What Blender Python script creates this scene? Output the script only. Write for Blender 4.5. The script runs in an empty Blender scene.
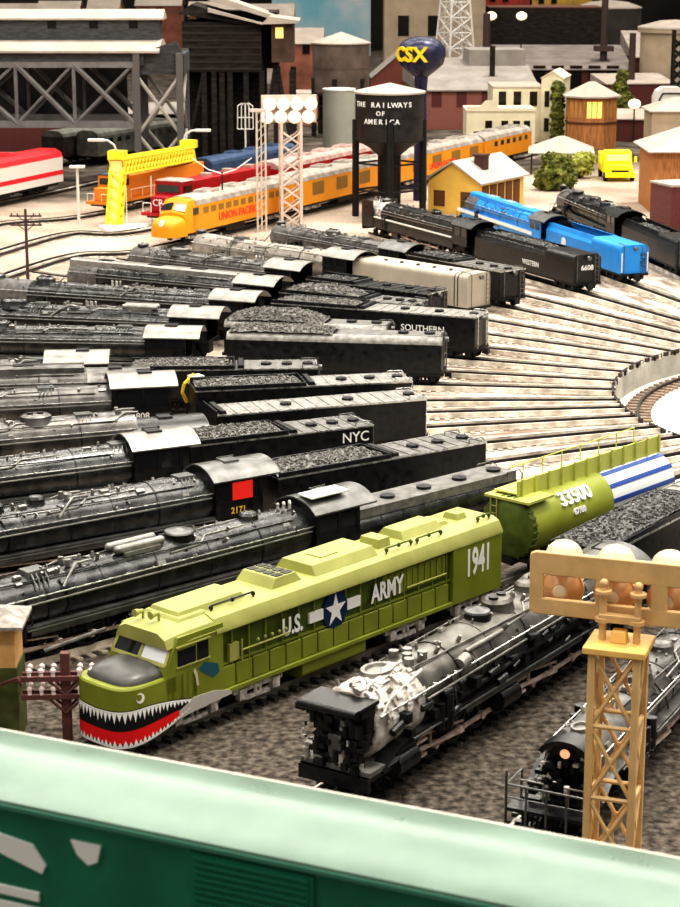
import bpy, bmesh, math, random
from mathutils import Vector, Matrix, noise
random.seed(7)
COL = bpy.context.scene.collection
PI = math.pi
# ---------------------------------------------------------------- camera
F, H, CX, CY, YH = 2000.0, 33.0, 340.0, 453.5, -60.0
PITCH = math.atan((CY - YH) / F)
def G(x, y, z=0.0):
    a = (x - CX) / F; b = (y - CY) / F
    dy = math.cos(PITCH) - b * math.sin(PITCH); dz = -math.sin(PITCH) - b * math.cos(PITCH)
    t = (z - H) / dz
    return Vector((a * t, dy * t, z))
cam_d = bpy.data.cameras.new('camera'); cam = bpy.data.objects.new('camera', cam_d); COL.objects.link(cam)
cam.location = (0, 0, H); cam.rotation_euler = (PI / 2 - PITCH, 0, 0)
cam_d.sensor_fit = 'HORIZONTAL'; cam_d.sensor_width = 36; cam_d.lens = F / 680 * 36
cam_d.clip_end = 3000; cam_d.clip_start = 1
cam_d.dof.use_dof = True; cam_d.dof.focus_distance = 115; cam_d.dof.aperture_fstop = 1.0
bpy.context.scene.camera = cam
CTR = Vector((45.4, 143.5, 0))
# ---------------------------------------------------------------- materials
MATS = {}
def mat(name, col, rough=0.5, metal=0.0, var=0.0, scale=1.0, bump=0.0, bscale=6.0, col2=None, emit=0.0, coat=0.0, spec=0.5, stretch=None):
    if name in MATS: return MATS[name]
    m = bpy.data.materials.new(name); m.use_nodes = True
    nt = m.node_tree; n = nt.nodes; b = n['Principled BSDF']
    b.inputs['Base Color'].default_value = (*col, 1); b.inputs['Roughness'].default_value = rough
    b.inputs['Metallic'].default_value = metal; b.inputs['Specular IOR Level'].default_value = spec
    b.inputs['Coat Weight'].default_value = coat; b.inputs['Coat Roughness'].default_value = 0.15
    tc = n.new('ShaderNodeTexCoord'); src = tc.outputs['Object']
    if stretch:
        mp = n.new('ShaderNodeMapping'); mp.inputs['Scale'].default_value = stretch
        nt.links.new(src, mp.inputs['Vector']); src = mp.outputs['Vector']
    if var > 0 or col2:
        nz = n.new('ShaderNodeTexNoise'); nz.inputs['Scale'].default_value = scale; nz.inputs['Detail'].default_value = 5
        nt.links.new(src, nz.inputs['Vector'])
        r = n.new('ShaderNodeValToRGB'); r.color_ramp.elements[0].position = 0.35; r.color_ramp.elements[1].position = 0.68
        c2 = col2 or tuple(min(1, c * (1 + var) + var * 0.02) for c in col)
        c1 = col if col2 else tuple(c * (1 - var) for c in col)
        r.color_ramp.elements[0].color = (*c1, 1); r.color_ramp.elements[1].color = (*c2, 1)
        nt.links.new(nz.outputs['Fac'], r.inputs['Fac']); nt.links.new(r.outputs['Color'], b.inputs['Base Color'])
        mr = n.new('ShaderNodeMapRange'); mr.inputs['To Min'].default_value = max(0.05, rough - 0.1); mr.inputs['To Max'].default_value = min(1, rough + 0.12)
        nt.links.new(nz.outputs['Fac'], mr.inputs['Value']); nt.links.new(mr.outputs['Result'], b.inputs['Roughness'])
    if bump > 0:
        nb = n.new('ShaderNodeTexNoise'); nb.inputs['Scale'].default_value = bscale; nb.inputs['Detail'].default_value = 6
        nt.links.new(src, nb.inputs['Vector'])
        bp = n.new('ShaderNodeBump'); bp.inputs['Strength'].default_value = bump; bp.inputs['Distance'].default_value = 0.3
        nt.links.new(nb.outputs['Fac'], bp.inputs['Height']); nt.links.new(bp.outputs['Normal'], b.inputs['Normal'])
    if emit > 0:
        b.inputs['Emission Color'].default_value = (*col, 1); b.inputs['Emission Strength'].default_value = emit
    MATS[name] = m
    return m
BLK = mat('loco_black', (0.012, 0.012, 0.013), 0.3, 0, 0.35, 2.0, spec=0.6)
BLK2 = mat('chassis_black', (0.008, 0.008, 0.008), 0.5, 0, 0.3, 3.0)
BOIL = mat('boiler_black', (0.085, 0.085, 0.086), 0.26, 0.75, 0.35, 1.3, bump=0.015, bscale=3, spec=0.7)
BOILG = mat('boiler_grey', (0.15, 0.145, 0.137), 0.32, 0.7, 0.4, 1.0, bump=0.025, bscale=3, spec=0.6)
BOILW = mat('boiler_weathered', (0.17, 0.163, 0.147), 0.36, 0.65, 0.4, 1.2, bump=0.05, bscale=4, spec=0.6)
BOILT = mat('boiler_pale', (0.36, 0.33, 0.29), 0.5, 0.1, 0.25, 1.0, bump=0.06, spec=0.5)
ROOFG = mat('cab_roof_grey', (0.17, 0.17, 0.165), 0.33, 0.6, 0.25, 1.5)
ROOFL = mat('cab_roof_pale', (0.3, 0.29, 0.27), 0.36, 0.5, 0.2, 1.5)
DECK = mat('tender_deck', (0.17, 0.165, 0.155), 0.5, 0, 0.35, 2.0, bump=0.1, bscale=4)
DECKL = mat('tender_deck_pale', (0.3, 0.29, 0.27), 0.42, 0.2, 0.3, 2.0, bump=0.1, bscale=4)
STEEL = mat('bright_steel', (0.75, 0.74, 0.72), 0.28, 0.9, 0.25, 3)
RODS = mat('rod_steel_pinkish', (0.62, 0.5, 0.45), 0.35, 0.4, 0.3, 2)
SILV = mat('silver_grime', (0.3, 0.28, 0.26), 0.5, 0.2, 0.0, 3.0, bump=0.3, bscale=5, col2=(0.8, 0.77, 0.73))
SMOKEW = mat('whitened_smokebox', (0.3, 0.27, 0.24), 0.5, 0.1, 0, 1.6, bump=0.3, bscale=4, col2=(0.9, 0.88, 0.84))
BRASS = mat('brass', (0.55, 0.36, 0.22), 0.35, 0.7)
COALM = mat('coal', (0.035, 0.034, 0.033), 0.4, 0, 0, 4.5, bump=0.6, bscale=5, col2=(0.15, 0.147, 0.143), spec=0.7)
COALL = mat('coal_dusty', (0.07, 0.067, 0.062), 0.5, 0, 0, 4.5, bump=0.5, bscale=5, col2=(0.26, 0.25, 0.23))
WHITE = mat('white_paint', (0.82, 0.82, 0.8), 0.4)
GLASS = mat('dark_glass', (0.02, 0.022, 0.025), 0.08, spec=0.8)
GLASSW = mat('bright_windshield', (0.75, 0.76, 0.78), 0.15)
LAMP = mat('lamp_lens', (0.9, 0.45, 0.25), 0.3, emit=.45)
RED = mat('red_plate_glow', (0.75, 0.04, 0.03), 0.4, emit=0.15)  # faint glow put into the red paint, though it is no lamp
YEL = mat('yellow_paint', (0.85, 0.6, 0.02), 0.4)
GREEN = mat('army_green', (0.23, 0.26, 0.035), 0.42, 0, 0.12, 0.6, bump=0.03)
GREENL = mat('army_green_lit', (0.37, 0.375, 0.125), 0.45, 0, 0.1, 0.7, bump=0.03)  # paler copy of the army green, overhead light put into the colour
GREEND = mat('army_green_dark', (0.095, 0.13, 0.018), 0.5, 0, 0.3, 1.2)
GREYP = mat('grey_snout', (0.09, 0.088, 0.084), 0.35, 0.1, 0.15, 1.5)
TEETH = mat('teeth_white', (0.92, 0.91, 0.89), 0.4)
MRED = mat('mouth_red', (0.75, 0.015, 0.02), 0.4)
MBLK = mat('mouth_black', (0.01, 0.01, 0.012), 0.4)
NAVY = mat('navy', (0.01, 0.035, 0.09), 0.4)
# ---------------------------------------------------------------- mesh helper
SPLIT = {'insulator', 'water_hatch_', 'side_window', 'gable_wall', 'cab_window', 'cab_side_window', 'windshield', 'front_air_pump', 'grille_slot', 'blue_stripes'}
class MB:
    def __init__(s): s.bm = bmesh.new()
    def _x(s, vs, M):
        if M is not None:
            for v in vs: v.co = M @ v.co
    def box(s, x0, x1, y0, y1, z0, z1, M=None, tx=0.0, ty=0.0):
        c = [(x0, y0, z0), (x1, y0, z0), (x1, y1, z0), (x0, y1, z0), (x0 + tx, y0 + ty, z1), (x1 - tx, y0 + ty, z1), (x1 - tx, y1 - ty, z1), (x0 + tx, y1 - ty, z1)]
        v = [s.bm.verts.new(p) for p in c]
        for f in ((3, 2, 1, 0), (4, 5, 6, 7), (0, 1, 5, 4), (1, 2, 6, 5), (2, 3, 7, 6), (3, 0, 4, 7)): s.bm.faces.new([v[i] for i in f])
        s._x(v, M); return s
    def cyl(s, p0, p1, r0, r1=None, n=12, cap=True):
        p0 = Vector(p0); p1 = Vector(p1); r1 = r0 if r1 is None else r1
        d = (p1 - p0); 
        if d.length < 1e-6: return s
        d.normalize(); u = d.orthogonal().normalized(); w = d.cross(u)
        a = []; b = []
        for i in range(n):
            t = 2 * PI * i / n; o = u * math.cos(t) + w * math.sin(t)
            a.append(s.bm.verts.new(p0 + o * r0)); b.append(s.bm.verts.new(p1 + o * r1))
        for i in range(n):
            j = (i + 1) % n; s.bm.faces.new((a[i], a[j], b[j], b[i]))
        if cap:
            s.bm.faces.new(a[::-1]); s.bm.faces.new(b)
        return s
    def tube(s, pts, r, n=6):
        for i in range(len(pts) - 1): s.cyl(pts[i], pts[i + 1], r, n=n)
        return s
    def rings(s, rings, close=True, cap=True):
        vv = [[s.bm.verts.new(p) for p in r] for r in rings]
        for a, b in zip(vv, vv[1:]):
            n = len(a)
            for i in range(n if close else n - 1):
                j = (i + 1) % n
                s.bm.faces.new((a[i], a[j], b[j], b[i]))
        if cap and close:
            s.bm.faces.new(vv[0][::-1]); s.bm.faces.new(vv[-1])
        return s
    def lathe(s, prof, y=0, z=0, n=28, axis='x', cap=True):
        R = []
        for a, r in prof:
            ring = []
            for i in range(n):
                t = 2 * PI * i / n
                if axis == 'x': ring.append((a, y + r * math.cos(t), z + r * math.sin(t)))
                else: ring.append((y + r * math.cos(t), z + r * math.sin(t), a))   # axis z: (y,z) are x,y
            R.append(ring)
        return s.rings(R, True, cap)
    def prism(s, poly, axis, a0, a1, M=None):
        def P3(p, a):
            return {'x': (a, p[0], p[1]), 'y': (p[0], a, p[1]), 'z': (p[0], p[1], a)}[axis]
        A = [s.bm.verts.new(P3(p, a0)) for p in poly]; B = [s.bm.verts.new(P3(p, a1)) for p in poly]
        n = len(poly)
        for i in range(n):
            j = (i + 1) % n; s.bm.faces.new((A[i], A[j], B[j], B[i]))
        s.bm.faces.new(A[::-1]); s.bm.faces.new(B)
        s._x(A + B, M); return s
    def sph(s, c, r, n=14, m=8, half=False):
        r = (r, r, r) if not hasattr(r, '__len__') else r
        R = []
        for k in range(m + 1):
            ph = (-PI / 2 if not half else 0) + (PI if not half else PI / 2) * k / m
            cr = max(math.cos(ph), 0.01)
            R.append([(c[0] + r[0] * cr * math.cos(2 * PI * i / n), c[1] + r[1] * cr * math.sin(2 * PI * i / n), c[2] + r[2] * math.sin(ph)) for i in range(n)])
        return s.rings(R)
    def face(s, pts):
        s.bm.faces.new([s.bm.verts.new(p) for p in pts]); return s
    def build(s, name, m, parent=None, smooth=35, bevel=0.0, loc=None, rot=None):
        if name in SPLIT:
            s.bm.verts.index_update(); seen = set(); isl = []
            for v in s.bm.verts:
                if v in seen: continue
                st = [v]; seen.add(v); comp = []
                while st:
                    q = st.pop(); comp.append(q)
                    for e in q.link_edges:
                        w_ = e.other_vert(q)
                        if w_ not in seen: seen.add(w_); st.append(w_)
                isl.append(comp)
            if len(isl) > 1:
                last = None
                for comp in isl:
                    nb = MB(); mp = {v: nb.bm.verts.new(v.co) for v in comp}
                    for f in {f for v in comp for f in v.link_faces}: nb.bm.faces.new([mp[v] for v in f.verts])
                    last = nb._build(name, m, parent, smooth, bevel, loc, rot)
                s.bm.free(); return last
        return s._build(name, m, parent, smooth, bevel, loc, rot)
    def _build(s, name, m, parent, smooth, bevel, loc, rot):
        bmesh.ops.recalc_face_normals(s.bm, faces=s.bm.faces)
        me = bpy.data.meshes.new(name); s.bm.to_mesh(me); s.bm.free()
        if smooth:
            me.polygons.foreach_set('use_smooth', [True] * len(me.polygons))
            me.set_sharp_from_angle(angle=math.radians(smooth))
        me.materials.append(m)
        o = bpy.data.objects.new(name, me); COL.objects.link(o)
        if parent: o.parent = parent
        if loc is not None: o.location = loc
        if rot is not None: o.rotation_euler = rot
        if bevel:
            b = o.modifiers.new('bevel', 'BEVEL'); b.width = bevel; b.segments = 2; b.limit_method = 'ANGLE'
        return o
def tag(o, label=None, cat=None, group=None, kind=None):
    if label: o['label'] = label
    if cat: o['category'] = cat
    if group: o['group'] = group
    if kind: o['kind'] = kind
    return o
def empty(name, loc, rz, label, cat, group=None):
    o = bpy.data.objects.new(name, None); COL.objects.link(o)
    o.location = loc; o.rotation_euler = (0, 0, rz); o.empty_display_size = 0.5
    return tag(o, label, cat, group)
def text(s, size, loc, rot, m, parent, name='lettering', depth=0.01, bold=0.0, align='CENTER', sx=1.0):
    cu = bpy.data.curves.new(name, 'FONT'); cu.body = s; cu.size = size; cu.extrude = depth; cu.offset = bold
    cu.align_x = align; cu.align_y = 'CENTER'; cu.materials.append(m); cu.resolution_u = 3
    o = bpy.data.objects.new(name, cu); COL.objects.link(o); o.parent = parent
    o.location = loc; o.rotation_euler = rot; o.scale = (sx, 1, 1)
    return o
def radial(b, r, name, label, cat, group=None, dx=0.0):
    t = math.radians(b); d = Vector((math.cos(t), math.sin(t), 0))
    return empty(name, CTR - d * r, t + PI, label, cat, group)
SIDE = (PI / 2, 0, PI)       # text facing local +Y, reading toward -X
def inst_(o, parent, loc, rot=None):
    c = o.copy(); COL.objects.link(c); c.parent = parent; c.location = loc
    if rot: c.rotation_euler = rot
    return c
# ---------------------------------------------------------------- coal
def coal(parent_root, x0, x1, w, z, hgt, name_label, m=COALM, lump=0.095, n=700, flat=0.0):
    mb = MB(); nx = max(8, int((x1 - x0) / 0.17)); ny = 17
    rnd = random.Random(int(x1 * 100) + n)
    rows = []
    for i in range(nx + 1):
        row = []
        for j in range(ny + 1):
            u = i / nx; v = j / ny
            e = min(1, 4 * u * (1 - u) + flat) * min(1, 4 * v * (1 - v) + flat)
            zz = z - 0.05 + hgt * e ** 0.6 + (rnd.random() - 0.5) * lump * 1.3
            row.append((x0 + (x1 - x0) * u + (rnd.random() - .5) * .08, -w / 2 + w * v, zz))
        rows.append(row)
    mb.rings(rows, close=False)
    for _ in range(n):
        i = rnd.randrange(1, nx); j = rnd.randrange(1, ny); p = Vector(rows[i][j]); s = lump * (0.5 + rnd.random() * 0.7)
        M = Matrix.Translation(p) @ Matrix.Rotation(rnd.random() * 6, 4, Vector((rnd.random() - .5, rnd.random() - .5, rnd.random() - .5 + .01)).normalized())
        mb.box(-s, s, -s * .8, s * .8, -s * .6, s * .6, M=M, tx=s * .3, ty=s * .25)
    o = mb.build('coal_load', m, None, smooth=0)
    o.matrix_world = parent_root.matrix_basis.copy()
    o.location = parent_root.location; o.rotation_euler = parent_root.rotation_euler
    tag(o, name_label, 'coal', kind='stuff')
    return o
# ---------------------------------------------------------------- wheels
WH = {}
def wheel_mesh(R, kind):
    k = (R, kind)
    if k in WH: return WH[k]
    mb = MB(); n = 24
    def ring(r0, r1, y0, y1):
        A = []
        for (r, y) in ((r0, y0), (r1, y0), (r1, y1), (r0, y1), (r0, y0)):
            A.append([(r * math.cos(2 * PI * i / n), y, r * math.sin(2 * PI * i / n)) for i in range(n)])
        mb.rings(A, cap=False)
    ring(R * .82, R, -.09, .09); ring(R * .82, R * 1.07, -.12, -.08)
    if kind == 'spoke':
        mb.cyl((0, -.12, 0), (0, .14, 0), R * .24, n=12)
        for i in range(12):
            M = Matrix.Rotation(2 * PI * i / 12, 4, 'Y'); mb.box(R * .2, R * .85, -.05, .05, -.05, .05, M=M)
        mb.prism([(math.cos(t) * R * .8, math.sin(t) * R * .8) for t in [math.radians(a) for a in range(50, 131, 10)]], 'y', -.07, .1)
    else:
        mb.cyl((0, -.06, 0), (0, .03, 0), R * .85, n=20); mb.cyl((0, -.08, 0), (0, .12, 0), R * .25, n=10)
    bmesh.ops.recalc_face_normals(mb.bm, faces=mb.bm.faces)
    me = bpy.data.meshes.new('wheel'); mb.bm.to_mesh(me); mb.bm.free(); me.materials.append(BLK2 if kind != 'spoke' else BLK)
    me.polygons.foreach_set('use_smooth', [True] * len(me.polygons)); me.set_sharp_from_angle(angle=math.radians(35))
    WH[k] = me; return me
RAIL = 0.42
def wheel(R, kind, parent, x, y, name='wheel'):
    o = bpy.data.objects.new(name, wheel_mesh(R, kind)); COL.objects.link(o); o.parent = parent
    o.location = (x, y, RAIL + R); o.rotation_euler = (0, random.random() * 3 if kind == 'spoke' else 0, 0 if y > 0 else PI)
    return o
def truck(parent, x, n_ax, m=BLK2, R=0.44, sp=1.6, hw=0.95, name='truck'):
    L = sp * (n_ax - 1)
    mb = MB()
    for s in (-1, 1):
        y0, y1 = sorted((s * hw, s * (hw + .18)))
        mb.box(x - L / 2 - .5, x + L / 2 + .5, y0, y1, RAIL + R + .08, RAIL + R + .3)
        for i in range(n_ax):
            ax = x - L / 2 + i * sp; mb.box(ax - .22, ax + .22, *sorted((s * hw, s * (hw + .28))), RAIL + R - .2, RAIL + R + .25)
            if i < n_ax - 1:
                mb.box(ax + .3, ax + sp - .3, y0, y1, RAIL + R - .3, RAIL + R - .12)
                for q in (-.15, .15): mb.cyl((ax + sp / 2 + q, s * (hw + .12), RAIL + R - .2), (ax + sp / 2 + q, s * (hw + .12), RAIL + R + .2), .09, n=8)
    mb.box(x - .3, x + .3, -hw, hw, RAIL + R, RAIL + R + .35)
    mb.box(x - L / 2 - .2, x + L / 2 + .2, -.3, .3, RAIL + R + .1, RAIL + R + .42)
    t = mb.build(name, m, parent)
    for i in range(n_ax):
        for s in (-1, 1): wheel(R, 'disc', t, x - L / 2 + i * sp, s * .76)
    return t
# ---------------------------------------------------------------- tender
def arc(cy, cz, r, a0, a1, n):
    return [(cy + r * math.cos(math.radians(a0 + (a1 - a0) * i / n)), cz + r * math.sin(math.radians(a0 + (a1 - a0) * i / n))) for i in range(n + 1)]
def tender(label, b, r0, L, style='box', body=BLK, deck=DECK, zt=3.75, coalm=COALM, bunk=0.55, coalh=0.55, num=None, side=None, trucks=3, place=None, sidecol=None, group=None, coal_label=None, flat=0.35, numsz=.7):
    root = empty('locomotive_tender', *place, label, 'tender', group) if place else radial(b, r0, 'locomotive_tender', label, 'tender', group)
    w = 1.55; zb = 1.35; xb = L * (1 - bunk)
    if style == 'box':
        mb = MB(); mb.box(0.15, L, -w, w, zb, zt)
        mb.box(xb, L - .05, w - .1, w, zt, zt + .35); mb.box(xb, L - .05, -w, -w + .1, zt, zt + .35); mb.box(xb - .05, xb + .05, -w, w, zt, zt + .35)
        mb.build('tank_body', body, root, bevel=.05)
        mb = MB(); mb.box(.25, xb - .15, -w + .1, w - .1, zt, zt + .06); mb.build('water_deck', deck, root)
        mb = MB()
        for s in (-1, 1): mb.box(.15, L, *sorted((s * (w - .02), s * (w + .05))), zt - .04, zt + .06)
        mb.box(.1, .2, -w, w, zt - .04, zt + .06); mb.build('top_rim', STEEL, root)
        mb = MB(); mb.box(xb - .75, xb - .2, -w + .2, w - .2, zt, zt + .3, tx=.1); mb.build('front_bulkhead_box', BLK, root, bevel=.03)
        mb = MB()
        for k in range(int(xb / .9)): mb.box(.4 + k * .9, .44 + k * .9, -w + .1, w - .1, zt + .05, zt + .1)
        mb.build('deck_ribs', deck, root)
        for q in range(3):
            mb = MB(); x = .8 + q * (xb - 1.6) / 3
            mb.cyl((x, 0.0, zt + .05), (x, 0.0, zt + .2), .38, n=14); mb.cyl((x, .42, zt + .05), (x, .42, zt + .25), .06, n=6); mb.build('water_hatch', BLK, root)
        zc = zt
    elif style == 'vanderbilt':
        mb = MB(); R = 1.22; cz = zb + R - .2
        mb.lathe([(0.1, R * .93), (.2, R), (L - .2, R), (L, R * .9)], 0, cz)
        for i in range(7): mb.lathe([(1 + i * L * .13, R + .02), (1.08 + i * L * .13, R + .02)], 0, cz)
        mb.build('cylindrical_tank', body, root)
        mb = MB(); mb.box(.3, L - .1, -1.05, 1.05, cz + R - .45, cz + R + .06); mb.build('water_deck', deck, root)
        for q in range(4):
            mb = MB(); x = 1.2 + q * L * .22
            mb.cyl((x, .1, cz + R), (x, .1, cz + R + .2), .42, n=14); mb.build('water_hatch', BLK, root)
        mb = MB(); mb.box(.1, L, -1.3, 1.3, zb - .25, zb + .25); mb.build('frame', BLK2, root)
        xb = L * .52; zc = zt + .1
    elif style in ('rolled', 'streamline'):
        r = .55
        poly = [(-w, zb)] + arc(-w + r, zt - r + .15, r, 180, 90, 6) + arc(w - r, zt - r + .15, r, 90, 0, 6) + [(w, zb)]
        if style == 'rolled':
            mb = MB(); mb.prism(poly, 'x', .15, L); mb.build('tank_body', body, root)
            mb = MB()
            for s in (-1, 1):
                pl = arc(s * (w - r), zt - r + .17, r + .02, 90, 0 if s > 0 else 180, 6) + arc(s * (w - r), zt - r + .17, r - .12, 0 if s > 0 else 180, 90, 6)
                mb.prism(pl, 'x', .1, L)
            mb.build('rolled_top_edge', sidecol or DECKL, root)
            mb = MB(); mb.box(.3, xb - .1, -w + r, w - r, zt + .12, zt + .2); mb.build('water_deck', deck, root)
            for q in range(2):
                mb = MB(); mb.cyl((1.2 + q * 2, 0, zt + .15), (1.2 + q * 2, 0, zt + .35), .42, n=14); mb.build('water_hatch', BLK, root)
        else:
            mb = MB(); mb.prism(poly, 'x', .2, xb); mb.build('tank_body', body, root)
            mb = MB(); mb.prism([(-w, zb)] + [(-w, zt - .6), (w, zt - .6)] + [(w, zb)], 'x', xb, L); 
            for s in (-1, 1): mb.prism([(s * w, zt - .6), (s * (w - .12), zt - .6), (s * (w - .35), zt + .15), (s * (w - .5), zt + .15)], 'x', xb, L)
            mb.build('coal_bunker', body, root)
            if bunk > 0.6:
                mb = MB(); mb.prism(arc(0, zt - 1.0, 1.35, 20, 160, 12), 'x', L - .5, L - .3); mb.build('bunker_arch', BLK, root)
        zc = zt + .1 if style == 'rolled' else zt - .4
    # common
    mb = MB(); mb.box(0, L + .2, -w * .95, w * .95, zb - .22, zb); mb.box(-.35, 0, -.2, .2, .85, 1.2); mb.box(-.5, -.35, -.28, .28, .78, 1.28)
    mb.build('underframe', BLK2, root)
    if trucks:
        tl = 2 if trucks == 2 else 3
        truck(root, 2.3, tl, sp=1.5 if tl == 3 else 1.9); truck(root, L - 2.4, tl, sp=1.5 if tl == 3 else 1.9)
    mb = MB()
    for s in (-1, 1):
        mb.tube([(.12, s * 1.2, zb), (.0, s * 1.2, zb + .1), (.0, s * 1.2, zt), (.2, s * 1.2, zt + .25), (1.2, s * 1.2, zt + .25), (1.2, s * 1.2, zt)], .035); mb.build('end_rail', STEEL if deck is DECKL else ROOFG, root); mb = MB()
    for k in range(6): mb.cyl((.0, -1.2 + .0, zb + .3 + k * .4), (.0, -.8, zb + .3 + k * .4), .03, n=6)
    mb.tube([(0, -.8, zb), (0, -.8, zt + .1)], .035)
    mb.build('ladder_rail', STEEL if deck is DECKL else ROOFG, root)
    mb = MB(); mb.cyl((.0, 0, zt - .2), (-.25, 0, zt - .2), .22, .2, n=12); mb.build('rear_lamp', LAMP if False else ROOFG, root)
    if coalh > 0:
        coal(root, xb + .15, L - .15, 2 * w - .35, zc, coalh, coal_label or ('coal heaped in the ' + label.split(' with')[0])[:95], coalm, flat=flat)
    if num:
        text(num, numsz, (.13 if style != 'streamline' else .17, 0, 2.75), (PI / 2, 0, -PI / 2), WHITE, root, bold=.015)
    if side:
        text(side[0], side[1], (side[2] if len(side) > 2 else L * .4, w + .03, side[3] if len(side) > 3 else 2.6), SIDE, side[4] if len(side) > 4 else WHITE, root, bold=.01)
    return root
# ---------------------------------------------------------------- steam locomotive
def steam(label, b, r0, L, R=1.3, boiler=BOIL, body=BLK, roof=ROOFG, cab_h=4.95, cab_l=3.3, domes=(), drivers=((.30, 4),), Rd=.95, front='plain', number=None, numat=None, hood=False, skirt=None, place=None, stripe=None, detail=1, tophatch=(), tubes=True, cz=None, cab_roof_over=.9):
    root = empty('steam_locomotive', *place, label, 'locomotive') if place else radial(b, r0, 'steam_locomotive', label, 'locomotive')
    cz = cz or 3.08
    xf = L - (0.95 if front == 'articulated' else 1.5 if front == 'high' else 1.9)
    xs = L - (4.3 if front == 'articulated' else 5.2)
    xc = cab_l
    # boiler
    mb = MB(); mb.lathe([(xc - .2, R * 1.04), (xc + 3.2, R * 1.06), (xc + 4.6, R), (xs, R * .95), (xs + .05, R * .95)], 0, cz, 32)
    mb.build('boiler', boiler, root)
    mb = MB(); mb.lathe([(xs, R * .985), (xf - .25, R * .985), (xf - .08, R * .94), (xf, R * .88)], 0, cz, 32); mb.build('smokebox', SMOKEW if front == 'articulated' else (mat('smokebox_graphite', (0.16, 0.155, 0.15), 0.5, .2, .3, 2) if boiler not in (BOILT,) else boiler), root)
    mb = MB(); mb.lathe([(xf, R * .8), (xf + .08, R * .76), (xf + .14, R * .3), (xf + .2, .1)], 0, cz, 28)
    for i in range(14):
        t = 2 * PI * i / 14; mb.cyl((xf, R * .82 * math.cos(t), cz + R * .82 * math.sin(t)), (xf + .06, R * .82 * math.cos(t), cz + R * .82 * math.sin(t)), .05, n=6)
    mb.build('smokebox_door', BLK, root)
    nb = 5
    for i in range(nb + 1):
        x = xc + 3.4 + i * (xs - xc - 3.4) / nb; rr = R * (1.06 if i == 0 else 1.0 - .04 * i / nb) + .025
        mb = MB(); mb.lathe([(x - .05, rr), (x + .05, rr)], 0, cz, 32); mb.build('boiler_band', boiler if i % 2 else BLK, root)
    # cab
    zc0 = 2.1; w = 1.58; ez = cab_h - .55
    mb = MB()
    for s in (-1, 1):
        y0, y1 = sorted((s * w, s * (w - .08)))
        mb.box(.2, xc, y0, y1, zc0, zc0 + 1.0); mb.box(.2, xc, y0, y1, ez - .25, ez)
        for (a, c) in ((.2, .45), (xc / 2 - .1, xc / 2 + .1), (xc - .3, xc)): mb.box(a, c, y0, y1, zc0 + 1.0, ez - .25)
    mb.prism([(-w, zc0), (w, zc0), (w, ez)] + arc(0, ez - 1.95, 2.5, 51, 129, 8) + [(-w, ez)], 'x', xc - .06, xc); mb.box(.2, xc, -w, w, zc0, zc0 + .08)
    mb.build('cab', body, root)
    mb = MB(); mb.box(.45, xc - .3, w - .06, w - .04, zc0 + 1, ez - .25); mb.box(.45, xc - .3, -w + .04, -w + .06, zc0 + 1, ez - .25); mb.build('cab_window', GLASS, root)
    oa = arc(0, ez - 1.9, 2.5, 47, 133, 10); ia = arc(0, ez - 1.98, 2.5, 133, 47, 10)
    mb = MB(); mb.prism(oa + ia, 'x', -cab_roof_over, xc + .12); mb.build('cab_roof', roof, root)
    mb = MB(); mb.box(xc * .3, xc * .3 + 1.0, -.45, .45, ez + .5, ez + .68, tx=.05, ty=.05); mb.box(xc * .25, xc * .25 + 1.15, -.5, -.45, ez + .5, ez + .72); mb.build('roof_hatch', roof if detail > 1 else BLK, root, bevel=.02)
    # domes
    for (fx, kind, sc) in domes:
        x = xc + fx * (L - xc); zt = cz + R - .08
        mb = MB()
        if kind == 'stack':
            mb.lathe([(zt - .1, .5 * sc), (zt + .15, .42 * sc), (zt + .45, .42 * sc), (zt + .5, .52 * sc), (zt + .58, .52 * sc), (zt + .58, .36 * sc), (zt + .2, .34 * sc)], x, 0, 20, 'z'); mb.build('smokestack', BLK, root)
        elif kind == 'lowstack':
            mb.rings([[(x + lx * sc * math.cos(t), ly * sc * math.sin(t), z) for t in [2 * PI * i / 24 for i in range(24)]] for (lx, ly, z) in ((.75, .55, zt - .15), (.7, .5, zt + .15), (.7, .5, zt + .22), (.55, .38, zt + .22), (.5, .33, zt + .1))]); mb.build('smokestack', ROOFL, root)
        elif kind == 'steam':
            mb.lathe([(zt - .15, .8 * sc), (zt + .05, .66 * sc), (zt + .3, .64 * sc), (zt + .42, .5 * sc), (zt + .47, .2 * sc)], x, 0, 24, 'z'); mb.build('steam_dome', boiler, root)
        elif kind == 'sand':
            mb.rings([[(x + lx * sc * math.cos(t) , ly * sc * math.sin(t), z) for t in [2 * PI * i / 24 for i in range(24)]] for (lx, ly, z) in ((1.15, .95, zt - .3), (1.0, .78, zt + .1), (.98, .76, zt + .3), (.8, .6, zt + .42), (.3, .25, zt + .45))]); d = mb.build('sand_dome', boiler, root)
            mb = MB(); mb.cyl((x - .3, 0, zt + .42), (x - .3, 0, zt + .52), .2, n=12); mb.cyl((x + .35, 0, zt + .42), (x + .35, 0, zt + .52), .2, n=12); mb.build('sand_hatch', BLK, d)
        elif kind == 'disc':
            mb.lathe([(zt - .35, .86 * sc), (zt + .22, .86 * sc), (zt + .26, .9 * sc)], x, 0, 26, 'z'); d = mb.build('sand_dome', BLK, root)
            mb = MB(); mb.lathe([(zt + .26, .9 * sc), (zt + .34, .84 * sc), (zt + .4, .35 * sc), (zt + .48, .1)], x, 0, 26, 'z'); mb.build('dome_lid', ROOFG, d)
        elif kind == 'valves':
            for i in range(5):
                a = (i - 2) * .2; mb.cyl((x + a, (i % 2) * .25 - .1, zt), (x + a, (i % 2) * .25 - .1, zt + .38), .09, .07, n=8); mb.sph((x + a, (i % 2) * .25 - .1, zt + .4), .1, 8, 5)
            mb.build('safety_valves', BRASS if sc > 1 else SILV, root)
        elif kind == 'turret':
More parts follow.
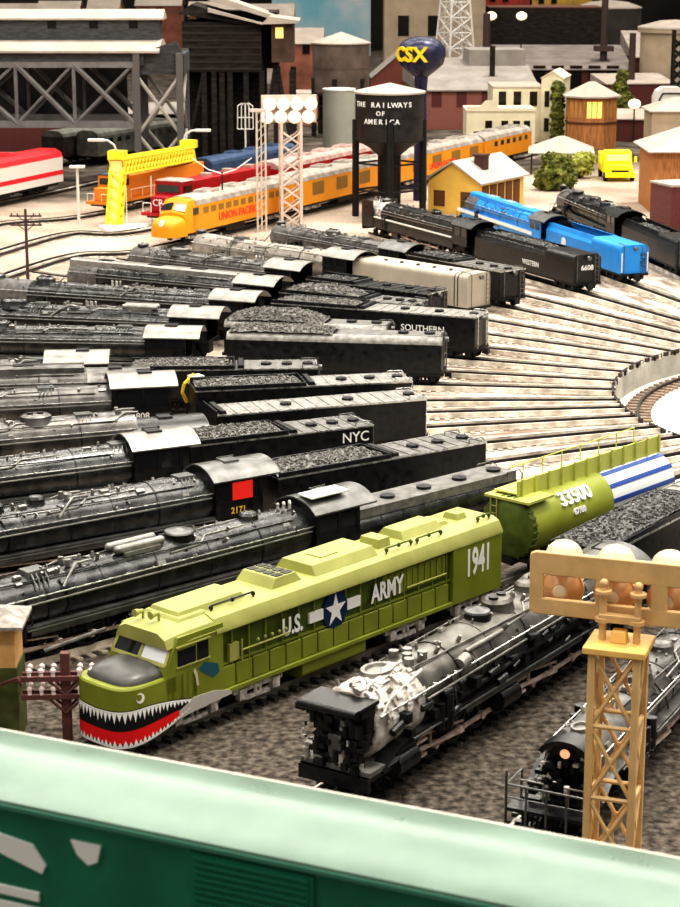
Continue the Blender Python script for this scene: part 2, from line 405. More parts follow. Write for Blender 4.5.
            mb.box(x - .6, x + .6, -.5, .5, zt - .2, zt + .22, tx=.08, ty=.08)
            for i in range(4): mb.tube([(x - .4 + i * .25, .4, zt + .1), (x - .3 + i * .25, .8, zt - .1), (x - .2 + i * .25, 1.05, zt - .5)], .05)
            mb.build('steam_turret', ROOFG, root)
        elif kind == 'heater':
            for s in (-.35, .35):
                mb.cyl((x - 1.3, s, zt + .22), (x + 1.3, s, zt + .22), .22, n=12); mb.sph((x - 1.3, s, zt + .22), .22, 12, 6); mb.sph((x + 1.3, s, zt + .22), .22, 12, 6)
            mb.box(x - 1.1, x + 1.1, -.7, .7, zt - .1, zt + .1); mb.build('feedwater_heater', ROOFL, root)
        elif kind == 'bell':
            mb.lathe([(zt + .1, .26), (zt + .2, .2), (zt + .42, .16), (zt + .5, .05)], x, .25, 14, 'z'); mb.tube([(x, -.1, zt), (x, -.1, zt + .5), (x, .6, zt + .5), (x, .6, zt)], .05); mb.build('bell', BRASS, root)
        elif kind == 'pipes':
            for s in (-1, 1):
                mb.tube([(x - 1.5, s * .45, zt + .12), (x - .6, s * .5, zt + .15), (x, s * .9, zt - .15), (x + .6, s * 1.2, zt - .6)], .07)
                mb.cyl((x - .3, s * .3, zt), (x - .3, s * .3, zt + .35), .14, n=10)
            mb.build('dry_pipes', ROOFL, root)
    if hood:
        mb = MB(); mb.prism([(-.75, cz + R * .75), (.75, cz + R * .75), (.68, cz + R + .2), (.5, cz + R + .32), (-.5, cz + R + .32), (-.68, cz + R + .2)], 'x', xc + .3, xf); mb.build('skyline_casing', roof, root)
        for q in (.25, .5, .8):
            mb = MB(); x = xc + q * (xf - xc); mb.box(x - .7, x + .7, -.35, .35, cz + R + .32, cz + R + .38); mb.build('casing_hatch', BLK, root)
    if skirt:
        for s in (-1, 1):
            mb = MB(); mb.box(xc, xf, *sorted((s * 1.5, s * 1.55)), 1.6, 2.75)
            mb.box(xc, xf, *sorted((s * 1.2, s * 1.55)), 2.75, 2.82); mb.build('side_skirt', skirt, root, bevel=.03)
    # running boards, handrails, pipes, tanks
    for s in (-1, 1):
        mb = MB(); mb.box(xc, L - 2.2, *sorted((s * R * .9, s * 1.6)), 2.28, 2.36); mb.prism([(L - 2.2, 2.36), (L - 2.2, 2.28), (L - .9, 1.55), (L - .9, 1.63)], 'y', *sorted((s * 1.0, s * 1.6)))
        mb.build('running_board', ROOFG if s > 0 and front != 'articulated' else BLK, root)
        mb = MB(); hy = s * (R * .92 + .12); hz = cz + R * .42
        mb.tube([(xc, hy, hz), (xf, hy, hz)], .035)
        k = xc + .6
        while k < xf: mb.cyl((k, hy, hz), (k, s * R * .88, hz), .03, n=6); k += 1.6
        mb.build('handrail', STEEL, root)
        if tubes:
            mb = MB(); mb.cyl((xc + 4.2, s * 1.35, 2.0), (L - 7.2, s * 1.35, 2.0), .21, n=12); mb.cyl((xc + .5, s * 1.45, 1.9), (xc + 3.6, s * 1.45, 1.9), .17, n=12)
            mb.tube([(xc, s * 1.62, 2.2), (L - 3, s * 1.62, 2.2)], .05); mb.build('air_reservoir', ROOFG, root)
        mb = MB(); rnd = random.Random(int(L * 10) + s)
        for q in range(9):
            x = xc + 1 + q * (xf - xc - 2) / 9 + rnd.random() * .4; t = math.radians(rnd.uniform(20, 60))
            mb.cyl((x, s * R * math.cos(t), cz + R * math.sin(t)), (x, s * (R + .09) * math.cos(t), cz + (R + .09) * math.sin(t)), .08, n=8)
        mb.tube([(xc + 1, s * R * .75, cz + R * .8), (xc + 5.5, s * R * .72, cz + R * .8), (xs, s * R * .5, cz + R * .9)], .04)
        mb.tube([(xs - 2, s * R * .95, cz + R * .4), (xs - 2, s * (R + .12), cz), (xs - 2.1, s * (R + .15), 2.4)], .05)
        mb.tube([(xs - 4, s * R * .7, cz + R * .75), (xs - 4.3, s * (R + .05), cz + .2), (xs - 4.3, s * 1.35, 2.4)], .04)
        mb.build('boiler_piping', boiler, root)
        mb = MB(); rnd = random.Random(int(L * 37) + s * 5 + int(abs(b or 0) * 10))
        for q in range(16 + 8 * detail):
            x = rnd.uniform(xc + .5, xf - .3); t = math.radians(rnd.choice((rnd.uniform(58, 88), rnd.uniform(20, 88)))); u = rnd.uniform(.05, .14); rr = R * .97
            M = Matrix.Translation((x, s * rr * math.cos(t), cz + rr * math.sin(t))) @ Matrix.Rotation(-s * (PI / 2 - t), 4, 'X')
            if q % 3 == 0: mb.box(-u * 2, u * 2, -u, u, 0, u * 1.3, M=M, tx=.02, ty=.02)
            else: mb.cyl(M @ Vector((0, 0, 0)), M @ Vector((0, 0, .08 + u * 1.6)), u * .8, u * .6, n=8)
        x0p = rnd.uniform(xc + 2, xc + 5)
        mb.tube([(x0p, s * .5, cz + R * .93), (x0p + 3, s * .55, cz + R * .93), (x0p + 3.6, s * .95, cz + R * .74), (x0p + 5.5, s * 1.0, cz + R * .7)], .055)
        mb.tube([(xc + .1, s * (R + .05), cz + .35), (xs, s * (R + .05), cz + .25)], .05)
        mb.build('boiler_fittings', ROOFL if detail else BLK, root)
        if detail:
            mb = MB(); xp = xs - 1.5
            mb.cyl((xp, s * 1.5, 1.7), (xp, s * 1.5, 3.1), .24, n=12); mb.cyl((xp, s * 1.5, 2.2), (xp, s * 1.5, 2.5), .3, n=12); mb.cyl((xp + .6, s * 1.5, 1.8), (xp + .6, s * 1.5, 2.9), .2, n=12)
            mb.build('air_pump', BLK, root)
    # frame
    mb = MB(); mb.box(.3, L - 1.5, -.55, .55, 1.1, 2.1); mb.box(1.2, xc + 3.4, -1.25, 1.25, 1.5, 2.6, ty=.1); mb.build('frame', BLK2, root)
    # drivers and rods
    for (fx, n) in drivers:
        x0 = fx * L; sp = Rd * 2 + .12
        for i in range(n):
            for s in (-1, 1): wheel(Rd, 'spoke', root, x0 + i * sp, s * .78, 'driving_wheel')
        xl = x0 + (n - 1) * sp
        for s in (-1, 1):
            y = s * 1.05
            mb = MB(); zr = RAIL + Rd - .3
            mb.box(x0 - .2, xl + .2, *sorted((y - .05, y + .05)), zr - .09, zr + .09)
            for i in range(n): mb.cyl((x0 + i * sp, y - .1, zr), (x0 + i * sp, y + .1, zr), .18, n=10)
            mb.build('side_rod', RODS, root)
            mb = MB(); yb = s * 1.22; xcyl = xl + 2.6
            mb.tube([(x0 + (n // 2) * sp, yb, zr), (xcyl - .6, yb, 1.35)], .1); mb.box(xcyl - 1.5, xcyl - .4, *sorted((yb - .1, yb + .12)), 1.62, 1.72); mb.box(xcyl - 1.5, xcyl - .4, *sorted((yb - .1, yb + .12)), 1.02, 1.12)
            mb.tube([(x0 + (n // 2) * sp, yb, zr + .4), (xcyl - 1.9, yb, 1.75), (xcyl - .4, yb, 1.95)], .06); mb.tube([(xcyl - 1.9, yb, 2.1), (xcyl - 1.9, yb, 1.3)], .07)
            mb.build('valve_gear', RODS, root)
            mb = MB(); mb.cyl((xcyl - .5, s * 1.2, 1.38), (xcyl + 1.0, s * 1.2, 1.38), .46, n=16); mb.cyl((xcyl - .5, s * 1.2, 1.98), (xcyl + 1.0, s * 1.2, 1.98), .3, n=14); mb.cyl((xcyl + 1.0, s * 1.2, 1.38), (xcyl + 1.12, s * 1.2, 1.38), .32, n=12)
            mb.build('cylinder', BLK, root)
    # lead and trailing wheels
    for x in (L - 1.9, L - 3.6): 
        for s in (-1, 1): wheel(.42, 'disc', root, x, s * .76, 'leading_wheel')
    for x in (1.4, 3.2):
        for s in (-1, 1): wheel(.5, 'disc', root, x, s * .76, 'trailing_wheel')
    # front end
    mb = MB(); mb.box(L - 1.9, L, -1.45, 1.45, 1.4, 1.6); mb.box(L - .15, L + .05, -1.5, 1.5, 1.05, 1.6); mb.build('pilot_deck', BLK, root)
    if front not in ('bullet', 'articulated'):
        mb = MB()
        for i in range(13):
            y = -1.3 + i * 2.6 / 12; mb.tube([(L, y, 1.1), (L + .75 - abs(y) * .35, y * .9, .55)], .05)
        mb.box(L - .05, L + .35, -1.25, 1.25, .5, .6); mb.box(L, L + .45, -.2, .2, .85, 1.15); mb.build('cowcatcher', BLK, root)
    mb = MB()
    for s in () if front == 'articulated' else (-1, 1):
        mb.tube([(L, s * 1.4, 1.6), (L, s * 1.4, 2.4), (L, s * .5, 2.4), (L, s * .5, 1.6)], .04); mb.tube([(L - .1, s * 1.25, 1.6), (xf, s * R * .75, cz + .3)], .045)
        for k in range(3): mb.box(L - .1, L + .2, *sorted((s * 1.25, s * 1.65)), .6 + .35 * k, .64 + .35 * k)
    if len(mb.bm.verts): mb.build('front_handrail', ROOFL if front == 'articulated' or detail > 1 else ROOFG, root)
    if front == 'high':
        mb = MB(); mb.box(L, L + 1.0, -1.6, 1.6, 1.45, 1.6); mb.build('front_deck', BLK, root); mb = MB()
        for yy in (-1.6, -.8, 0, .8, 1.6): mb.tube([(L + 1.0, yy, 1.0), (L + 1.0, yy, 2.6)], .05)
        mb.tube([(L + 1.0, -1.6, 2.6), (L + 1.0, 1.6, 2.6)], .05); mb.tube([(L + 1.0, -1.6, 2.05), (L + 1.0, 1.6, 2.05)], .035); mb.tube([(L + 1, -1.6, 3.2), (L + 1, -1.6, 2.6)], .05)
        for s in (-1, 1): mb.tube([(L - .6, s * 1.6, 1.6), (L - .6, s * 1.6, 2.6), (L + 1, s * 1.6, 2.6)], .04)
        mb.build('deck_railing', ROOFG, root)
    if front not in ('bullet', 'articulated'):
        mb = MB(); zl = cz + .15 if front != 'high' else cz + R * .6; mb.cyl((xf + .1, 0, zl), (xf + .6, 0, zl), .25, .27, n=16); mb.box(xf, xf + .5, -.1, .1, zl - .5, zl); hl = mb.build('headlight', BLK, root)
        mb = MB(); mb.cyl((xf + .6, 0, zl), (xf + .63, 0, zl), .2, n=16); mb.build('lens', LAMP, hl)
    if number:
        text(number, .45 if not numat else numat[1], (xc * .55, w + .04, zc0 + .45), SIDE, YEL if numat and numat[0] == 'y' else WHITE, root, bold=.01)
    return root, dict(L=L, R=R, cz=cz, xf=xf, xs=xs, xc=xc)
# ---------------------------------------------------------------- setting
def ground_material():
    m = bpy.data.materials.new('layout_ground'); m.use_nodes = True; nt = m.node_tree; n = nt.nodes; l = nt.links; b = n['Principled BSDF']
    b.inputs['Roughness'].default_value = 0.85; b.inputs['Specular IOR Level'].default_value = 0.2
    tc = n.new('ShaderNodeTexCoord'); sx = n.new('ShaderNodeSeparateXYZ'); l.new(tc.outputs['Object'], sx.inputs[0])
    def mth(op, a, c=None, v=None):
        q = n.new('ShaderNodeMath'); q.operation = op
        l.new(a, q.inputs[0])
        if c is not None: l.new(c, q.inputs[1])
        if v is not None: q.inputs[1].default_value = v
        return q.outputs[0]
    def ramp(src, p0, p1, c0, c1):
        r = n.new('ShaderNodeValToRGB'); r.color_ramp.elements[0].position = p0; r.color_ramp.elements[1].position = p1
        r.color_ramp.elements[0].color = (*c0, 1); r.color_ramp.elements[1].color = (*c1, 1); l.new(src, r.inputs['Fac']); return r.outputs['Color']
    def mix(f, a, c):
        q = n.new('ShaderNodeMix'); q.data_type = 'RGBA'; l.new(f, q.inputs['Factor']); l.new(a, q.inputs['A']); l.new(c, q.inputs['B']); return q.outputs['Result']
    def noise(vec, sc, det=5):
        q = n.new('ShaderNodeTexNoise'); q.inputs['Scale'].default_value = sc; q.inputs['Detail'].default_value = det; l.new(vec, q.inputs['Vector']); return q.outputs['Fac']
    ang = mth('ARCTAN2', sx.outputs['Y'], sx.outputs['X']); ln = n.new('ShaderNodeVectorMath'); ln.operation = 'LENGTH'; l.new(tc.outputs['Object'], ln.inputs[0]); rad = ln.outputs['Value']
    cb = n.new('ShaderNodeCombineXYZ'); l.new(mth('MULTIPLY', ang, v=34.0), cb.inputs[0]); l.new(mth('MULTIPLY', rad, v=0.16), cb.inputs[1])
    streak = ramp(noise(cb.outputs[0], 1.0, 6), .38, .62, (0.3, 0.23, 0.18), (0.88, 0.84, 0.78))
    patch = ramp(noise(tc.outputs['Object'], .09, 6), .35, .62, (0.4, 0.325, 0.26), (0.62, 0.53, 0.45))
    far = mth('GREATER_THAN', rad, v=58.0)
    base = mix(far, streak, patch)
    dark = ramp(noise(tc.outputs['Object'], 2.6, 10), .36, .66, (0.05, 0.043, 0.037), (0.23, 0.2, 0.17))
    mr = n.new('ShaderNodeMapRange'); mr.inputs['From Min'].default_value = -47; mr.inputs['From Max'].default_value = -33; mr.inputs['To Min'].default_value = 1; mr.inputs['To Max'].default_value = 0
    wob = mth('MULTIPLY', noise(tc.outputs['Object'], .3, 5), v=12.0); yy = mth('ADD', mth('SUBTRACT', sx.outputs['Y'], wob), v=6.0)
    l.new(yy, mr.inputs['Value'])
    col = mix(mr.outputs['Result'], base, dark)
    rot2 = mth('ADD', sx.outputs['Y'], mth('MULTIPLY', sx.outputs['X'], v=-.55))
    mr2 = n.new('ShaderNodeMapRange'); mr2.inputs['From Min'].default_value = 152; mr2.inputs['From Max'].default_value = 168; l.new(rot2, mr2.inputs['Value'])
    dk2 = ramp(noise(tc.outputs['Object'], .25, 6), .35, .65, (0.05, 0.042, 0.036), (0.22, 0.19, 0.16))
    col = mix(mr2.outputs['Result'], col, dk2)  # shade between the far structures put into the ground colour
    fine = ramp(noise(tc.outputs['Object'], 3.0, 8), .3, .7, (.55, .52, .5), (1, 1, 1))
    mm = n.new('ShaderNodeMix'); mm.data_type = 'RGBA'; mm.blend_type = 'MULTIPLY'; mm.inputs['Factor'].default_value = .7; l.new(col, mm.inputs['A']); l.new(fine, mm.inputs['B'])
    l.new(mm.outputs['Result'], b.inputs['Base Color'])
    bp = n.new('ShaderNodeBump'); bp.inputs['Strength'].default_value = .6; bp.inputs['Distance'].default_value = .25; l.new(noise(tc.outputs['Object'], 4.0, 8), bp.inputs['Height']); l.new(bp.outputs['Normal'], b.inputs['Normal'])
    return m
GM = ground_material(); RP = 25.0
mb = MB(); N = 160
mb.rings([[(r * math.cos(2 * PI * i / N), r * math.sin(2 * PI * i / N), 0) for i in range(N)] for r in (RP, 40, 60, 90, 160, 400, 900)], cap=False)
g = mb.build('ground', GM, None, smooth=0, loc=CTR); tag(g, kind='structure')
PITW = mat('pit_wall_concrete', (0.42, 0.41, 0.38), 0.8, 0, 0.2, .4, bump=.2, bscale=2)
PITF = mat('pit_floor', (0.78, 0.72, 0.62), 0.85, 0, 0.1, .3)
mb = MB(); mb.rings([[(r * math.cos(2 * PI * i / N), r * math.sin(2 * PI * i / N), z) for i in range(N)] for r, z in ((RP + .25, .1), (RP, .1), (RP, -1.7))], cap=False)
tag(mb.build('turntable_pit_wall', PITW, None, loc=CTR), kind='structure')
mb = MB(); mb.rings([[(r * math.cos(2 * PI * i / N), r * math.sin(2 * PI * i / N), -1.7) for i in range(N)] for r in (RP, 12, .1)], cap=False)
tag(mb.build('turntable_pit_floor', PITF, None, loc=CTR), kind='structure')
TIE = mat('sleeper_brown', (0.24, 0.18, 0.14), .8, 0, .35, 3.0); TIEL = mat('sleeper_dusty', (0.5, 0.42, 0.35), .85, 0, .3, 2.0); TIED = mat('sleeper_dark', (0.05, 0.042, 0.036), .8, 0, .3, 3)
RLM = mat('rail_dark', (0.035, 0.03, 0.028), .5, .3, .3, 2); RLS = mat('rail_shiny', (0.42, 0.38, 0.34), .3, .6, .25, 1)
RLP = mat('rail_shine_pale', (0.75, 0.68, 0.6), .4, .2, .35, .8); TIEP = mat('sleeper_pale', (0.4, 0.32, 0.26), .85, 0, 0, .35, col2=(.8, .74, .66))  # pale rails: shine of the rail heads put into the base colour
ring = empty('ring_track', CTR, 0, 'curved ring rail on sleepers running round the turntable pit floor', 'track')
mb = MB()
for i in range(150):
    t = 2 * PI * i / 150; M = Matrix.Rotation(t, 4, 'Z'); mb.box(22.2, 24.2, -.22, .22, -1.7, -1.5, M=M)
tag(mb.build('sleeper_row', TIE, ring, smooth=0), kind='stuff')
mb = MB(); mb.rings([[(r * math.cos(2 * PI * i / N), r * math.sin(2 * PI * i / N), z) for i in range(N)] for r, z in ((23.1, -1.5), (23.1, -1.3), (23.3, -1.3), (23.3, -1.5))], cap=False); mb.build('rail', RLM, ring)
# radial tracks
TR = [62.6, 56.4, 49.6, 42.3, 34.8, 27.4, 20.4, 12.8, 6.4, 1.0, -7.0, -14.3, -22.2, -29.6, -37.0, -44.0, -51.4, -57.6, -64.0, -71.6, -79.0]
stall_words = {62.6: 'dark gravel track under the small black engine by the tan signal tower', 56.4: 'track under the big articulated engine beside the green locomotive', 49.6: 'track under the green army locomotive and green tank car',
 42.3: 'stall track under the long low hatch-decked tender', 34.8: 'stall track under the engine numbered 2171', 27.4: 'stall track under the tender lettered NYC', 20.4: 'stall track under the flat black oil tender', 12.8: 'stall track under the engine numbered 3808',
 6.4: 'stall track under the engine tucked behind the 3808 cab', 1.0: 'stall track under the engine with stepped pale cab roof', -7.0: 'stall track under the longest silver-edged tender', -14.3: 'stall track under the tender with the tallest coal heap', -22.2: 'stall track under the tender lettered SOUTHERN',
 -29.6: 'stall track under the slab-sided engine with flat casing', -37.0: 'stall track under the low tender touching the beige tender', -44.0: 'stall track under the smooth beige tender', -51.4: 'stall track under the brown-black tender behind the beige tender',
 -57.6: 'empty stall track between the dark engines behind the beige tender', -64.0: 'track under the black engine below the tall black water tower', -71.6: 'track under the bright blue locomotive', -79.0: 'track under the black engine beyond the blue one'}
for k, b in enumerate(TR):
    lab = stall_words[b]
    rt = radial(b, 0, 'radial_track', lab, 'track', 'stall tracks fanning from the turntable')
    x0, x1 = RP - .1, 96
    if b == 49.6:
        t0 = math.radians(50.2); dd = Vector((math.cos(t0), math.sin(t0), 0)); p0 = CTR - dd * 58.8 + Vector((-.95, -1.4, 0)); p1 = CTR - dd * 84.3 + Vector((-1.5, -.9, 0)); hd = (p1 - p0).normalized()
        rt.location = p0 - hd * 58.8; rt.rotation_euler = (0, 0, math.atan2(hd.y, hd.x))
    if b == 56.4: rt.location += Vector((.3, -1.0, 0))
    near = b > 45
    for y in (-.78, 0, .78):
        mb = MB(); mb.box(x0, x1, y - .07, y + .07, .1, RAIL); mb.box(x0, x1, y - .12, y + .12, .04, .14)
        mb.build('rail', RLM if y == 0 else RLS if near else RLP, rt, smooth=0)
    mb = MB(); x = x0 + .3; rnd = random.Random(k)
    while x < x1:
        wd = 1.35 if x > 36 else .95
        mb.box(x - .16, x + .16, -wd - rnd.random() * .1, wd + rnd.random() * .1, -.05, .17 if near else .05 + rnd.random() * .05); x += .72
    tag(mb.build('sleeper_row', TIED if near else (TIEP if -40 < b < 45 else TIEL), rt, smooth=0), kind='stuff')
    mb = MB(); mb.box(x0 + .1, x0 + .3, -1.3, 1.3, 0, .42); mb.build('edge_tie', TIED, rt)
# outer tracks on the far side
def curve_track(pts, label, tie=TIEP, light=True):
    P = [Vector((p[0], p[1], 0)) for p in pts]; out = []
    for i in range(len(P) - 1):
        p0 = P[max(0, i - 1)]; p1 = P[i]; p2 = P[i + 1]; p3 = P[min(len(P) - 1, i + 2)]
        for k in range(24):
            t = k / 24; out.append(.5 * ((2 * p1) + (-p0 + p2) * t + (2 * p0 - 5 * p1 + 4 * p2 - p3) * t * t + (-p0 + 3 * p1 - 3 * p2 + p3) * t ** 3))
    out.append(P[-1]); root = empty('outer_track', (0, 0, 0), 0, label, 'track', None)
    def off(i, o):
        d = (out[min(i + 1, len(out) - 1)] - out[max(i - 1, 0)]).normalized(); return out[i] + Vector((d.y, -d.x, 0)) * o
    for o_ in (-.78, 0, .78):
        mb = MB(); R = []
        for i in range(len(out)):
            a = off(i, o_ - .1); c = off(i, o_ + .1); R.append([(a.x, a.y, .15), (a.x, a.y, RAIL), (c.x, c.y, RAIL), (c.x, c.y, .15)])
        mb.rings(R); mb.build('rail', RLM if o_ else RLP, root, smooth=0)
    mb = MB(); acc = 0
    for i in range(1, len(out)):
        seg = (out[i] - out[i - 1]).length; acc += seg
        while acc > .8:
            acc -= .8; d = (out[i] - out[i - 1]).normalized(); p = out[i] - d * acc
            M = Matrix.Translation(p) @ Matrix.Rotation(math.atan2(d.y, d.x), 4, 'Z'); mb.box(-.18, .18, -1.4, 1.4, -.03, .07, M=M)
    tag(mb.build('sleeper_row', tie, root, smooth=0), kind='stuff')
def gp(*px): return [tuple(G(x, y)[:2]) for x, y in px]
U60 = Vector((math.cos(math.radians(63)), math.sin(math.radians(63)), 0))
n0 = G(166, 248); r0_ = G(160, 228); o0 = G(100, 215)
def ext(p, *ds): return [tuple((p + U60 * d)[:2]) for d in ds]
curve_track(gp((-70, 305), (0, 281), (75, 258)) + ext(n0, -3, 30, 60, 110), 'track running under the yellow streamlined train past the telephone pole')
curve_track(gp((-60, 275), (0, 255), (70, 236)) + ext(r0_, -5, 30, 60, 110), 'track running under the red diesels')
curve_track(gp((-60, 242), (0, 226)) + ext(o0, -3, 30, 60, 110), 'track running under the orange and blue diesel')
curve_track([(-52, 235), (-43.7, 257), (-37.5, 271), (-31, 288), (-27, 300)], 'track running under the white and red diesel', TIE)
# back of the hall
tag(MB().box(-400, 400, 640, 642, 0, 120).build('wall_back', mat('back_wall', (0.05, 0.04, 0.035), .9, 0, .5, .02), None, smooth=0), kind='structure')
pn = tag(MB().box(-20, 9, 600, 600.5, 0, 60).build('banner', mat('pale_blue_banner', (0.35, 0.75, 0.9), .7, 0, 0, .08, col2=(0.9, 0.95, 0.98)), None, smooth=0), 'tall pale blue and white banner hanging far behind the brown conical tank', 'banner')
# ---------------------------------------------------------------- engines on the turntable side
COALS = 'coal heaped in the tender '
A_, ai = steam('small black steam engine with orange lit headlight behind the tan lattice signal tower', 63.3, 60.6, 21.3, R=1.16, cz=2.75, cab_h=4.4, boiler=BOILG, domes=((.15, 'valves', 1), (.3, 'steam', .8), (.5, 'sand', .9), (.86, 'lowstack', .7), (.72, 'bell', 1)), drivers=((.34, 4),), Rd=.9, detail=2, front='high')
A_.location += Vector((-.5, -.75, 0)); A_.scale = (1.0, 1.0, .93)
for (m_, nm_, sd, cnt) in ((BLK, 'front_fittings', 13, 46), (SILV, 'silver_fittings', 19, 9)):
    mb = MB(); rnd = random.Random(sd)
    for i in range(cnt):
        y = rnd.uniform(-1.1, 1.1); z = rnd.uniform(1.65, 3.3); x = ai['xf'] + rnd.uniform(.15, .6) + (.7 if z < 2.3 else 0); u = rnd.uniform(.05, .17)
        if i % 2: mb.cyl((x, y, z - u), (x, y, z + u * 1.5), u * .8, n=8)
        else: mb.box(x - u, x + u, y - u, y + u, z - u * .6, z + u * .6)
    mb.build(nm_, m_, A_)
MB().prism(arc(0, ai['cz'], ai['R'] + .12, 35, 145, 10) + arc(0, ai['cz'], ai['R'] - .1, 145, 35, 10), 'x', ai['xf'] - .3, ai['xf'] + .75).build('front_visor', BLK, A_)
tender('black tender coupled behind the small engine at the tan signal tower', 62.5, 48, 12, coal_label='coal in the tender of the small engine behind the tan signal tower')
B_, bi = steam('big articulated steam engine with whitened smokebox and twin front air pumps beside the green locomotive', 56.6, 59.0, 24.3, R=1.42, cab_h=4.3, cab_l=2.6, cab_roof_over=.1, boiler=BOILW, domes=((.12, 'turret', 1), (.26, 'sand', .85), (.3, 'steam', .8), (.42, 'sand', .8), (.5, 'disc', .62), (.86, 'lowstack', 1.1)), drivers=((.2, 4), (.535, 4)), Rd=.88, front='articulated', detail=2)
tender('black tender with coal bunker sides behind the articulated engine, above the signal lights', 55.3, 43.0, 16.2, bunk=.72, coalh=.5, deck=DECKL, coal_label='dark grey lump coal in the tender beside the green tank car', zt=3.6, flat=.7)
D_, di = steam('large glossy black engine with disc-topped domes directly behind the green army locomotive', 42.3, 61.2, 28, R=1.36, boiler=BOIL, roof=ROOFG, domes=((.03, 'valves', .8), (.13, 'steam', .8), (.31, 'disc', .85), (.42, 'heater', 1), (.6, 'pipes', 1), (.66, 'turret', .8), (.78, 'disc', .95)), drivers=((.2, 4), (.54, 4)), detail=2)
tender('long low tender with rounded sides and hatch-topped deck behind the green locomotive', 42.0, 48.2, 12.6, style='vanderbilt', coalh=0, deck=DECK, body=BOIL, zt=3.5)
MB().prism([(.6, 4.98), (3.2, 4.98), (3.2, 5.05), (.6, 5.05)], 'y', -.2, .9, M=Matrix.Translation((0, 0, .1)) @ Matrix.Rotation(-.05, 4, 'X')).build('open_roof_hatch', mat('hatch_white', (.75, .74, .7), .4), D_)
E_, ei = steam('large black engine with bright red herald plate on its cab numbered 2171', 34.8, 61.4, 25, R=1.38, boiler=BOIL, roof=ROOFG, domes=((.05, 'turret', .9), (.4, 'pipes', .9), (.46, 'steam', .7), (.58, 'sand', .7), (.68, 'valves', 1.1), (.9, 'steam', .9)), drivers=((.3, 5),), Rd=.95, detail=2, number='2171', numat=('y', .5))
MB().box(.9, 2.2, 1.6, 1.64, 3.15, 4.15).build('red_herald', RED, E_)
tender('large black tender with plain square water tank behind the engine numbered 2171', 34.6, 45.4, 15.0, bunk=.52, coalh=.42, zt=3.8, coal_label='pale dusty coal in the tender of the engine numbered 2171', coalm=COALL, deck=DECK)
steam('black engine with smooth boiler and pale cab roof ending above the red plate engine', 27.2, 62.0, 24, R=1.34, boiler=BOIL, roof=ROOFL, domes=((.02, 'turret', .7), (.5, 'valves', 1.3), (.85, 'sand', 1)), drivers=((.3, 4),))
tender('black tender lettered NYC with grey coal and ribbed deck', 26.0, 48.8, 12.4, bunk=.52, coalh=.5, coalm=COALL, coal_label='grey lump coal in the tender lettered NYC', side=('NYC', .9, 1.4, 3.2), zt=3.8)
steam('black engine with weathered grey boiler and wide oval dome, low dark cab', 20.4, 58.6, 25, R=1.38, boiler=BOILG, roof=BLK, cab_h=3.9, cab_l=3.9, domes=((.05, 'pipes', .8), (.14, 'turret', .8), (.28, 'sand', 1), (.6, 'steam', .8)), drivers=((.3, 4),))
tender('flat black oil tender with bright deck between the NYC tender and the 3808 tender', 19.6, 42.6, 14.4, bunk=.0, coalh=0, deck=DECKL, zt=3.85)
steam('black engine with large pale double-hatch cab roof and cab number 3808', 12.9, 58.2, 25, R=1.3, boiler=BOILG, roof=ROOFL, cab_h=5.15, cab_l=4.1, number='3808', numat=('w', .62), domes=((.2, 'turret', .6), (.5, 'steam', .7), (.8, 'sand', .8)), drivers=((.3, 4),), cab_roof_over=.3)
tender('black tender with flat grey deck behind the engine numbered 3808', 12.0, 41.6, 15, bunk=.5, coalh=.35, coalm=COALL, deck=DECKL, coal_label='level grey coal in the tender of the engine numbered 3808', zt=3.8)
steam('black engine with flat pale skyline casing whose cab is tucked behind the 3808 cab', 7.4, 60.0, 23, R=1.25, boiler=BOILG, roof=BOILG, cab_h=4.3, hood=True, drivers=((.3, 4),))
steam('black engine with stepped pale cab roof and silvery boiler top, just above the 3808 cab', 3.4, 62.0, 22, R=1.25, boiler=BOILG, roof=ROOFL, cab_h=4.7, cab_l=4.4, cz=2.8, domes=((.03, 'turret', .8), (.12, 'pipes', .8), (.25, 'valves', .9), (.6, 'sand', .8)), drivers=((.3, 4),), cab_roof_over=.1)
tender('black tender with pale rim and bright lumpy coal beside the stepped-roof cab', 3.0, 47.0, 13.5, bunk=.55, coalh=.4, coalm=COALL, deck=DECK, coal_label='bright lumpy coal in the tender beside the stepped-roof cab', zt=3.4)
steam('black engine with riveted boiler and one wide oval dome, behind the stepped-roof engine', -6.0, 57.0, 27, R=1.34, boiler=BOIL, roof=ROOFL, cab_h=4.6, domes=((.08, 'turret', .7), (.5, 'sand', 1.15), (.78, 'pipes', 1), (.85, 'valves', 1)), drivers=((.3, 5),))
tender('longest black tender with silver rolled top edges and pale coal heap', -8.2, 37.8, 16.6, style='rolled', bunk=.5, coalh=.45, coalm=COALL, deck=DECK, coal_label='pale lumpy coal in the long tender with silver rolled edges', body=BLK, zt=3.9)
steam('black engine with domes and valves crowded along its boiler top, white-roofed cab', -13.6, 57.0, 27, R=1.3, boiler=BOIL, roof=ROOFL, cab_h=4.75, domes=((.12, 'heater', .8), (.3, 'valves', 1), (.4, 'pipes', 1), (.48, 'turret', 1), (.58, 'sand', 1.15), (.75, 'steam', .9)), drivers=((.3, 5),))
tender('black tender with tall rounded coal heap behind the longest silver-edged tender', -13.8, 42.6, 13.2, style='rolled', bunk=.62, coalh=.95, coalm=COALL, deck=DECK, coal_label='tall rounded heap of dusty grey coal, highest of the tender loads', zt=3.8, flat=.1)
steam('black engine with banded smooth boiler and dish-shaped dome near its front', -21.6, 56.6, 26, R=1.34, boiler=BOIL, roof=ROOFL, cab_h=4.75, domes=((.06, 'turret', .8), (.35, 'pipes', 1), (.42, 'valves', 1), (.72, 'sand', .9), (.93, 'steam', 1)), drivers=((.3, 5),))
